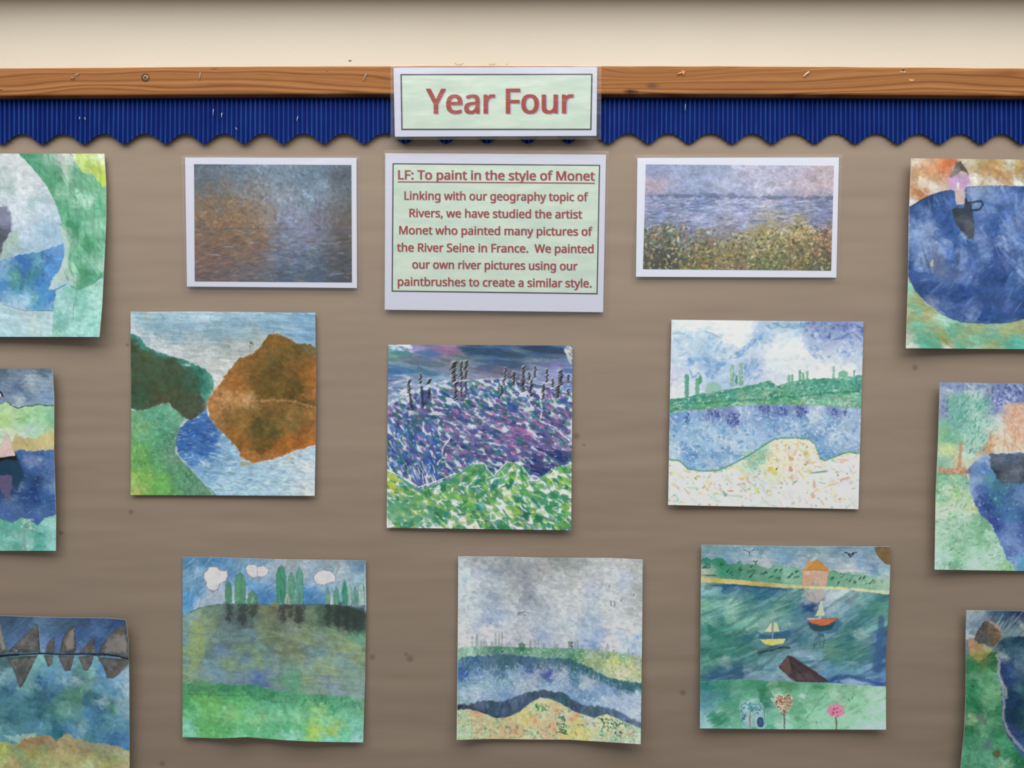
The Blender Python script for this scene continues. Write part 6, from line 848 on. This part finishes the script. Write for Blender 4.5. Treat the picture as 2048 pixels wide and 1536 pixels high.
painting('dark_peaks', (0, 1216, 4.8), [-556, 66, 0, 74, 600, 92, 1000, 96, 1207, 112], [1207, 112, 1230, 300, 1240, 700, 1242, 1200, 1244, 1880], [-556, 1880, 1244, 1880], [-556, 66, -556, 1880], lambda u, v: .003+.007*u**4+.004*(1-v)*b(u, .75, .3), 'painting of grey pointed peaks mirrored in teal water over yellow ground', GAIN(1380))
painting('patchwork_river', (1850, 750, g3), [112, 54, 742, 64, 1490, 74], [1490, 74, 1465, 1480], [72, 1458, 742, 1468, 1465, 1480], [112, 54, 98, 500, 80, 900, 72, 1458], lambda u, v: .003+.007*(1-u)**3, 'speckled painting with orange tree, grey block, blue river and pale green bank', GAIN(950))
painting('mound_and_pool', (1900, 1200, 4.571), [152, 93, 677, 102, 1800, 120], [1800, 120, 1790, 1810], [80, 1800, 1790, 1810], [152, 93, 144, 300, 146, 600, 143, 900, 130, 1200, 97, 1536, 80, 1800], lambda u, v: .004+.01*(1-u)**3*(.3+.7*v), 'painting with a brown mound on a deep green bank beside dark water', GAIN(1400)*.8)
# ---------------------------------------------------------------- laminated signs and prints
class Flat:
    """a laminated card: corners in frame pixels (tl, tr, br, bl), dep(px, py) how far it stands out"""
    def __init__(s, name, card, pouch, dep, label, cat, group=None, cardcol='CDD0E0'):
        s.dep = dep; cxm = sum(c[0] for c in card)/4; cym = sum(c[1] for c in card)/4
        s.root = tag(empty(name, place(cxm, cym, float(dep(cxm, cym)))), label, cat, group)
        s.quad('card', card, 0, mat(name+'_card', base=tuple(np.clip(np.array(hexlin(cardcol))*GAIN(cym), 0, .93)), rough=.5), .0006, 24)
        s.pouch = pouch
    def quad(s, name, c, eps, m, thick=0.0, n=2, bow=None):
        u, v = np.meshgrid(np.linspace(0, 1, n), np.linspace(0, 1, n)); c = np.array(c, float)
        P = (1-u)[..., None]*((1-v)[..., None]*c[0]+v[..., None]*c[3])+u[..., None]*((1-v)[..., None]*c[1]+v[..., None]*c[2])
        d = s.dep(P[..., 0], P[..., 1])+eps
        if bow is not None: d = d+bow(u, v)
        if thick: me, _ = sheet_mesh(name, P[..., 0], P[..., 1], d, thick)
        else:
            k = (D-d)/D; me = mesh_np(name, np.stack([(P[..., 0]-1024)*S*k, -d, (768-P[..., 1])*S*k], -1).reshape(-1, 3), grid_quads(n, n), True)
        o = rel(obj(name, me, m), s.root); return o
    def frame(s, name, c, wd, eps, m, n=16):
        """printed rule: a flat line wd pixels wide round the quad c"""
        c = np.array(c, float); ctr = c.mean(0); V = []; Q = []
        for i in range(4):
            a, e = c[i], c[(i+1) % 4]; t = (e-a)/np.linalg.norm(e-a); nn = np.array([-t[1], t[0]])
            if np.dot(nn, ctr-a) < 0: nn = -nn
            for k in range(n+1):
                p = a+(e-a)*k/n
                for q in (p, p+nn*wd+(t*wd if k == 0 else (-t*wd if k == n else 0))):
                    V.append(place(q[0], q[1], float(s.dep(q[0], q[1]))+eps))
            o = i*2*(n+1); Q += [(o+2*k, o+2*k+2, o+2*k+3, o+2*k+1) for k in range(n)]
        return rel(obj(name, mesh_np(name, V, Q), m), s.root)
    def text(s, name, lines, cap, dx, dy, eps, m, bold, under=None):
        bm = bmesh.new()
        for txt, x0, y0, x1, y1 in lines:
            W = sum(GL[ch][0] for ch in txt)/1000; x = 0; cu = bpy.data.curves.new('line', 'CURVE'); cu.dimensions = '2D'; cu.fill_mode = 'BOTH'; cu.offset = 0
            for ch in txt:
                for P in GL[ch][1]:
                    sp = cu.splines.new('POLY'); sp.points.add(len(P)-1); sp.use_cyclic_u = True
                    for q, (a, e) in zip(sp.points, P): q.co = (x+a/1000, e/1000, 0, 1)
                x += GL[ch][0]/1000
            o = bpy.data.objects.new('line', cu); COL.objects.link(o); dg = bpy.context.evaluated_depsgraph_get()
            me = bpy.data.meshes.new_from_object(o.evaluated_get(dg)); bpy.data.objects.remove(o); bpy.data.curves.remove(cu)
            lo = min(v.co.x for v in me.vertices); hi = max(v.co.x for v in me.vertices)
            raw = [v.co.copy() for v in me.vertices]; bp = bold*cap/.573      # struck four times, a hair apart, for the bold weight
            for kk, (ox, oy) in enumerate(((-1, -.45), (1, -.45), (-1, .45), (1, .45))):
                for v, q in zip(me.vertices, raw):
                    t = (q.x-lo)/(hi-lo); px = x0+bp+(x1-x0-2*bp)*t+dx+ox*bp; py = y0+(y1-y0)*t-q.y/.573*cap+dy+oy*bp
                    v.co = place(px, py, float(s.dep(px, py))+eps+kk*.00001)
                bm.from_mesh(me)
            bpy.data.meshes.remove(me)
        for x0, y0, x1, y1, wd in (under or ()):
            vs = [bm.verts.new(place(a+dx, e+dy, float(s.dep(a, e))+eps)) for a, e in ((x0, y0+wd), (x1, y1+wd), (x1, y1), (x0, y0))]; bm.faces.new(vs)
        me = bpy.data.meshes.new(name); bm.normal_update(); bm.to_mesh(me); bm.free(); rel(obj(name, me, m), s.root)
    def picture(s, key, c, gain):
        cv = ART[key](); u, v = np.meshgrid(np.linspace(0, 1, cv.N), np.linspace(0, 1, cv.M)); c = np.array(c, float)
        P = (1-u)[..., None]*((1-v)[..., None]*c[0]+v[..., None]*c[3])+u[..., None]*((1-v)[..., None]*c[1]+v[..., None]*c[2])
        me, rim = sheet_mesh('picture', P[..., 0], P[..., 1], s.dep(P[..., 0], P[..., 1])+.0002, .0001)
        colour(me, desat(cv.c, .92), rim, hx('505058'), gain); rel(obj('picture', me, M_print), s.root)
    def seal(s):
        s.quad('laminate_pouch', s.pouch, .0011, M_film, .0001, 30, lambda u, v: .0003*np.sin(9*u+3*v)*np.sin(7*v))
M_print = mat('printed_picture', rough=.6, spec=.08, build=paper_nodes)
def film_nodes(nt, b):
    out = nt.nodes['Material Output']; tr = N(nt, 'BsdfTransparent'); gl = N(nt, 'BsdfGlossy'); gl.inputs['Roughness'].default_value = .22; df = N(nt, 'BsdfDiffuse'); df.inputs[0].default_value = (.8, .78, .76, 1)
    v = coords(nt, (3, 1, 12)); bp = N(nt, 'Bump'); bp.inputs['Strength'].default_value = .22; bp.inputs['Distance'].default_value = .004
    L(nt, noise_node(nt, v, 5, 3).outputs[0], bp.inputs['Height']); L(nt, bp.outputs[0], gl.inputs['Normal'])
    m1 = N(nt, 'MixShader'); m1.inputs[0].default_value = .055; L(nt, tr.outputs[0], m1.inputs[1]); L(nt, df.outputs[0], m1.inputs[2])
    m2 = N(nt, 'MixShader'); m2.inputs[0].default_value = .045; L(nt, m1.outputs[0], m2.inputs[1]); L(nt, gl.outputs[0], m2.inputs[2]); L(nt, m2.outputs[0], out.inputs['Surface'])
M_film = mat('clear_laminate', build=film_nodes)
GL = {k: (v[0], [[(int(a), int(e)) for a, e in zip(p.split()[::2], p.split()[1::2])] for p in v[1].split('|') if p]) for k, v in GLYPHS.items()}
def flatmat(name, h, g): return mat(name, base=tuple(np.clip(np.array(hexlin(h))*g, 0, .93)), rough=.6, spec=.08)
def green_nodes(g):
    def f(nt, b):
        r = ramp(nt, noise_node(nt, coords(nt, (2, 1, 7)), 9, 3).outputs[0], [(.35, tuple(np.array(hexlin('bdd2c2'))*g)), (.65, tuple(np.array(hexlin('cfdecd'))*g))]); L(nt, r.outputs[0], b.inputs['Base Color'])
    return f
gT, gI = GAIN(200), GAIN(460)
M_black = flatmat('black_ink', '2a3038', 1); M_red = flatmat('brick_red_ink', '9a2a16', gI); M_lilac = flatmat('lilac_ink', 'a79fc0', gI)
# title
T = Flat('title_sign', [(786.9, 135.5), (1194.2, 133.7), (1193, 271.6), (789.8, 273.3)], [(780.5, 129.6), (1203, 129.4), (1202, 279), (781, 279.5)],
         lambda x, y: .0214-.0035*(np.asarray(y)-130)/150+0*np.asarray(x), 'wide laminated title card with large brick red lettering on pale green', 'title sign')
T.quad('green_panel', [(802, 149), (1184, 148.4), (1182, 259), (803.5, 259)], .0002, mat('pale_green_ink', rough=.6, build=green_nodes(gT)), 0, 16)
T.frame('border_line', [(800.9, 148), (1185.2, 147.3), (1183, 260), (802.7, 260)], 2.7, .0003, M_black)
TL = [('Year Four', 852, 226.5, 1147, 226)]
T.text('letter_shadow', TL, 48.5, 2.3, 1.8, .0004, M_lilac, .012); T.text('lettering', TL, 48.5, 0, 0, .0006, M_red, .017); T.seal()
# information sheet
z = lambda X, Y: (740+X/2.792, 100+Y/2.792)
I = Flat('information_sheet', [z(85, 576), z(1318, 584), z(1302, 1464), z(82, 1450)], [z(78, 557), z(1333, 563), z(1318, 1483), z(70, 1470)], lambda x, y: .0045+.003*((np.asarray(y)-300)/330)**2+0*np.asarray(x), 'laminated text sheet with small brick red writing on pale green', 'information sheet')
I.quad('green_panel', [z(128, 634), z(1283, 643), z(1269, 1362), z(123, 1347)], .0002, mat('pale_green_ink_sheet', rough=.6, build=green_nodes(gI)), 0, 16)
I.frame('border_line', [z(126, 632), z(1285, 641), z(1271, 1364), z(121, 1349)], 2.3, .0003, M_black)
def ln(t, xa, xb, ya, yb): a, e = z(xa, ya), z(xb, yb); return (t, *a, *e)
H = [ln('LF: To paint in the style of Monet', 157, 1255, 721, 728)]
B = [ln('Linking with our geography topic of', 192, 1218, 835, 843), ln('Rivers, we have studied the artist', 220, 1184, 932, 940), ln('Monet who painted many pictures of', 163, 1242, 1028, 1036), ln('the River Seine in France.  We painted', 150, 1248, 1124, 1133), ln('our own river pictures using our', 236, 1158, 1219, 1229), ln('paintbrushes to create a similar style.', 155, 1237, 1315, 1325)]
a, e = z(155, 733), z(1255, 741); U = [(a[0], a[1], e[0], e[1], 1.7)]
I.text('heading_shadow', H, 17.9, 1, .9, .0004, M_lilac, .012, U); I.text('heading', H, 17.9, 0, 0, .0006, M_red, .017, U)
I.text('writing_shadow', B, 16.3, 1, .9, .0004, M_lilac, .008); I.text('writing', B, 16.3, 0, 0, 0.0006, M_red, .014); I.seal()
# the two prints
z1 = lambda X, Y: (340+X/4.955, 290+Y/4.955)
P1 = Flat('laminated_print', [z1(149, 124), z1(1848, 128), z1(1853, 1417), z1(168, 1402)], [z1(112, 104), z1(1875, 108), z1(1885, 1465), z1(148, 1452)], lambda x, y: .0045+.003*((np.asarray(y)-300)/280)**2+0*np.asarray(x), 'laminated print of a brown and slate blue river view with white border', 'print', None, 'D3D6E6')
P1.picture('print_brown', [z1(238, 190), z1(1798, 198), z1(1803, 1362), z1(245, 1352)], GAIN(440)); P1.seal()
z2 = lambda X, Y: (1240+X/4.452, 290+Y/4.452)
P2 = Flat('laminated_print', [z2(155, 115), z2(1950, 110), z2(1926, 1180), z2(142, 1173)], [z2(135, 85), z2(1980, 83), z2(1948, 1215), z2(118, 1215)], lambda x, y: .0045+.003*((np.asarray(y)-300)/280)**2+0*np.asarray(x), 'laminated print of a lilac river behind yellow meadow flowers', 'print', None, 'DEE2F0')
P2.picture('print_meadow', [z2(230, 172), z2(1905, 185), z2(1880, 1120), z2(205, 1105)], GAIN(440)); P2.seal()
# ---------------------------------------------------------------- staples, screw, chips
def tube(bm, pts, r, k=6):
    pts = [Vector(p) for p in pts]; rings = []
    for i, p in enumerate(pts):
        t = (pts[min(i+1, len(pts)-1)]-pts[max(i-1, 0)]).normalized(); u = t.orthogonal().normalized() if i == 0 else (u-t*u.dot(t)).normalized(); w_ = t.cross(u)
        rings.append([bm.verts.new(p+u*r*math.cos(2*math.pi*j/k)+w_*r*math.sin(2*math.pi*j/k)) for j in range(k)])
    for a, c in zip(rings, rings[1:]):
        for j in range(k): bm.faces.new((a[j], a[(j+1) % k], c[(j+1) % k], c[j]))
    bm.faces.new(rings[0][::-1]); bm.faces.new(rings[-1])
M_steel = mat('staple_steel', 'b9bbbd', .35, .5); M_steel.node_tree.nodes['Principled BSDF'].inputs['Metallic'].default_value = .6
M_white = mat('white_paint_fleck', 'e6e2da', .5); M_copper = mat('copper_foil_scrap', 'e0935f', .4)
def staple(px, py, d, length, ang, m, label, bent=0.0, r=.00042):
    c, s_ = math.cos(math.radians(ang)), math.sin(math.radians(ang)); h = length*S/2; bm = bmesh.new()
    P = [(-h, .0004, 0), (-h, -.0007, 0), (-h*.8, -.0011-bent, 0), (0, -.0011-bent*1.4, bent*.4), (h*.8, -.0011-bent*.3, 0), (h, -.0007, 0), (h, .0004, 0)]
    tube(bm, [(x*c+zz*s_, y, -x*s_*1.0+zz*c) for x, y, zz in P], r)
    me = bpy.data.meshes.new('staple'); bm.to_mesh(me); bm.free(); me.shade_smooth()
    return tag(obj('staple', me, m, loc=place(px, py, d)), label, 'staple', 'staples left in the border and rail')
staple(153, 152, RD, 14, -38, M_steel, 'bent silver staple in the pine rail beside the screw', .0012)
staple(146, 157, RD, 6, -20, M_steel, 'short staple stub touching the bent staple left of the screw', .0006, .0006)
staple(400, 153, RD, 15, -80, M_steel, 'upright staple in the pine rail between screw and title card')
staple(731, 154, RD, 13, -58, M_steel, 'slanted staple in the pine rail just left of the title card', .001)
staple(728, 159, RD, 6, -60, M_white, 'small pale staple leg below the slanted one by the title card', .0004)
staple(1612, 149, RD, 13, -42, M_white, 'white slanted staple in the pine rail above the meadow print', .0008, .0009)
staple(0, 179, RD, 7, -20, M_steel, 'staple at the rail end in the upper left corner')
for x, y, l, a, t in ((160, 237, 4, 90, 'left one of two small silver staple tips in the blue border'), (171, 238, 5, 80, 'right one of two small silver staple tips in the blue border'), (427, 225, 13, -86, 'upright silver staple in the blue border left of centre'), (444, 231, 9, -85, 'short staple beside the upright staple in the blue border'), (473, 258, 5, 60, 'tiny silver staple tip low in the blue border by a scallop'), (595, 238, 9, -75, 'silver staple in the blue border above the brown river print'), (1370, 215, 14, -88, 'thin upright staple in the blue border above the meadow print')):
    staple(x, y, .0084, l, a, M_steel, t, 0, .0006 if l < 10 else .0004)
bm = bmesh.new()
for k_, (dx, dz, sx, sz, ang) in enumerate(((0, 0, 7, 2.6, 25), (3, 2, 5, 2.2, -50), (-4, -1.5, 6, 2, 10), (4, -1, 5, 2, 60))):
    c, s_ = math.cos(math.radians(ang)), math.sin(math.radians(ang))
    vs = [bm.verts.new(((dx+x*c-zz*s_)*S, -.0006-.0009*abs(x)/sx-.0003*k_, (dz+x*s_+zz*c)*S)) for x, zz in ((-sx, -sz*.4), (0, -sz), (sx, 0), (0, sz))]
    bk = [bm.verts.new(v.co+Vector((0, .0004, 0))) for v in vs]; bm.faces.new(vs); bm.faces.new(bk[::-1])
    for i in range(4): bm.faces.new((vs[i], bk[i], bk[(i+1) % 4], vs[(i+1) % 4]))
me = bpy.data.meshes.new('foil_scrap'); bm.to_mesh(me); bm.free()
tag(obj('foil_scrap', me, M_copper, loc=place(1363, 146, RD)), 'crumpled copper coloured scrap stapled to the pine rail', 'scrap')
# cross head screw
scr = tag(empty('screw', place(291, 155.5, RD)), 'cross head screw sunk in the pine rail', 'screw')
def lathe(name, prof, m, parent, k=28):
    V = []; 
    for r_, y in prof: V += [(r_*math.cos(2*math.pi*j/k), y, r_*math.sin(2*math.pi*j/k)) for j in range(k)]
    Q = [(i*k+j, (i+1)*k+j, (i+1)*k+(j+1) % k, i*k+(j+1) % k) for i in range(len(prof)-1) for j in range(k)]
    o = obj(name, mesh_np(name, V, Q, True), m); o.parent = parent; return o
M_brass = mat('aged_brass', '8a6f42', .4, .5); M_brass.node_tree.nodes['Principled BSDF'].inputs['Metallic'].default_value = .5
lathe('head', [(.0001, -.0007), (.0028, -.00065), (.0041, -.0004), (.0044, .0003)], M_brass, scr)
lathe('countersink', [(.0044, -.00015), (.0046, -.0004), (.0055, -.0002), (.0058, .0002)], mat('dark_countersink', '4a3020', .7), scr)
for a_ in (40, 130):
    bm = bmesh.new(); bmesh.ops.create_cube(bm, size=1)
    for v in bm.verts: v.co = (v.co.x*.0056, v.co.y*.0003-.0008, v.co.z*.0011*(1-.35*abs(v.co.x)*2))
    me = bpy.data.meshes.new('slot'); bm.to_mesh(me); bm.free(); o = obj('slot', me, mat('screw_slot_dark', '1c1712', .8)); o.parent = scr; o.rotation_euler = (0, math.radians(a_), 0)
# nail holes in the rail and flakes of old paint along its top edge
def blob(name, px, py, d, rx, rz, th, m, label, cat, group, seed, k=12):
    r = random.Random(seed); bm = bmesh.new(); fr, bk = [], []
    for j in range(k):
        a = 2*math.pi*j/k; q = .7+.5*r.random(); fr.append(bm.verts.new((rx*q*S*math.cos(a), -th, rz*q*S*math.sin(a)))); bk.append(bm.verts.new((rx*q*S*math.cos(a)*1.1, .0002, rz*q*S*math.sin(a)*1.1)))
    bm.faces.new(fr)
    for j in range(k): bm.faces.new((fr[j], bk[j], bk[(j+1) % k], fr[(j+1) % k]))
    bmesh.ops.recalc_face_normals(bm, faces=bm.faces[:]); me = bpy.data.meshes.new(name); bm.to_mesh(me); bm.free()
    o = obj(name, me, m, loc=place(px, py, d)); return tag(o, label, cat, group)
M_hole = mat('torn_wood', '5c3d28', .9); M_split = mat('pale_split_wood', 'd2a878', .8)
blob('wood_splinter', 1806, 143.5, RD, 6, 2, .0004, M_split, 'pale splinter at the top nail hole in the rail, towards its right end', 'splinter', None, 1)
blob('wood_splinter', 1823, 160.5, RD, 5, 2, .0004, M_split, 'lower pale splinter on the rail, below and right of the other', 'splinter', None, 2)
blob('nail_hole', 1806, 141, RD, 3.5, 1.8, .0006, M_hole, 'dark nail hole in the rail beside the upper splinter', 'hole', None, 3)
blob('nail', 654, 140, RD, 2.2, 2.2, .0005, mat('dull_nail', '77706c', .5), 'small dull nail head near the top of the rail', 'nail', None, 4)
for x, y, rx, rz, t, sd in ((918, 127.5, 8, 2.2, 'leftmost flake of old paint on the rail above the title card', 5), (984, 127.5, 6, 2.2, 'middle flake of old paint on the rail above the title card', 6), (1014, 127, 2, 2.4, 'tiny paint chip on the rail, right of the two flakes', 7)):
    blob('paint_flake', x, y, .012, rx, rz, .0008, mat('paint_flake', 'd9c8a8', .8), t, 'paint flake', 'paint flakes above the title card', sd)
blob('paint_chip', 700, 121, -.0115, 2.5, 1.2, .0006, mat('grey_chip', '8d857a', .8), 'tiny grey chip in the cream wall above the rail', 'chip', None, 8)
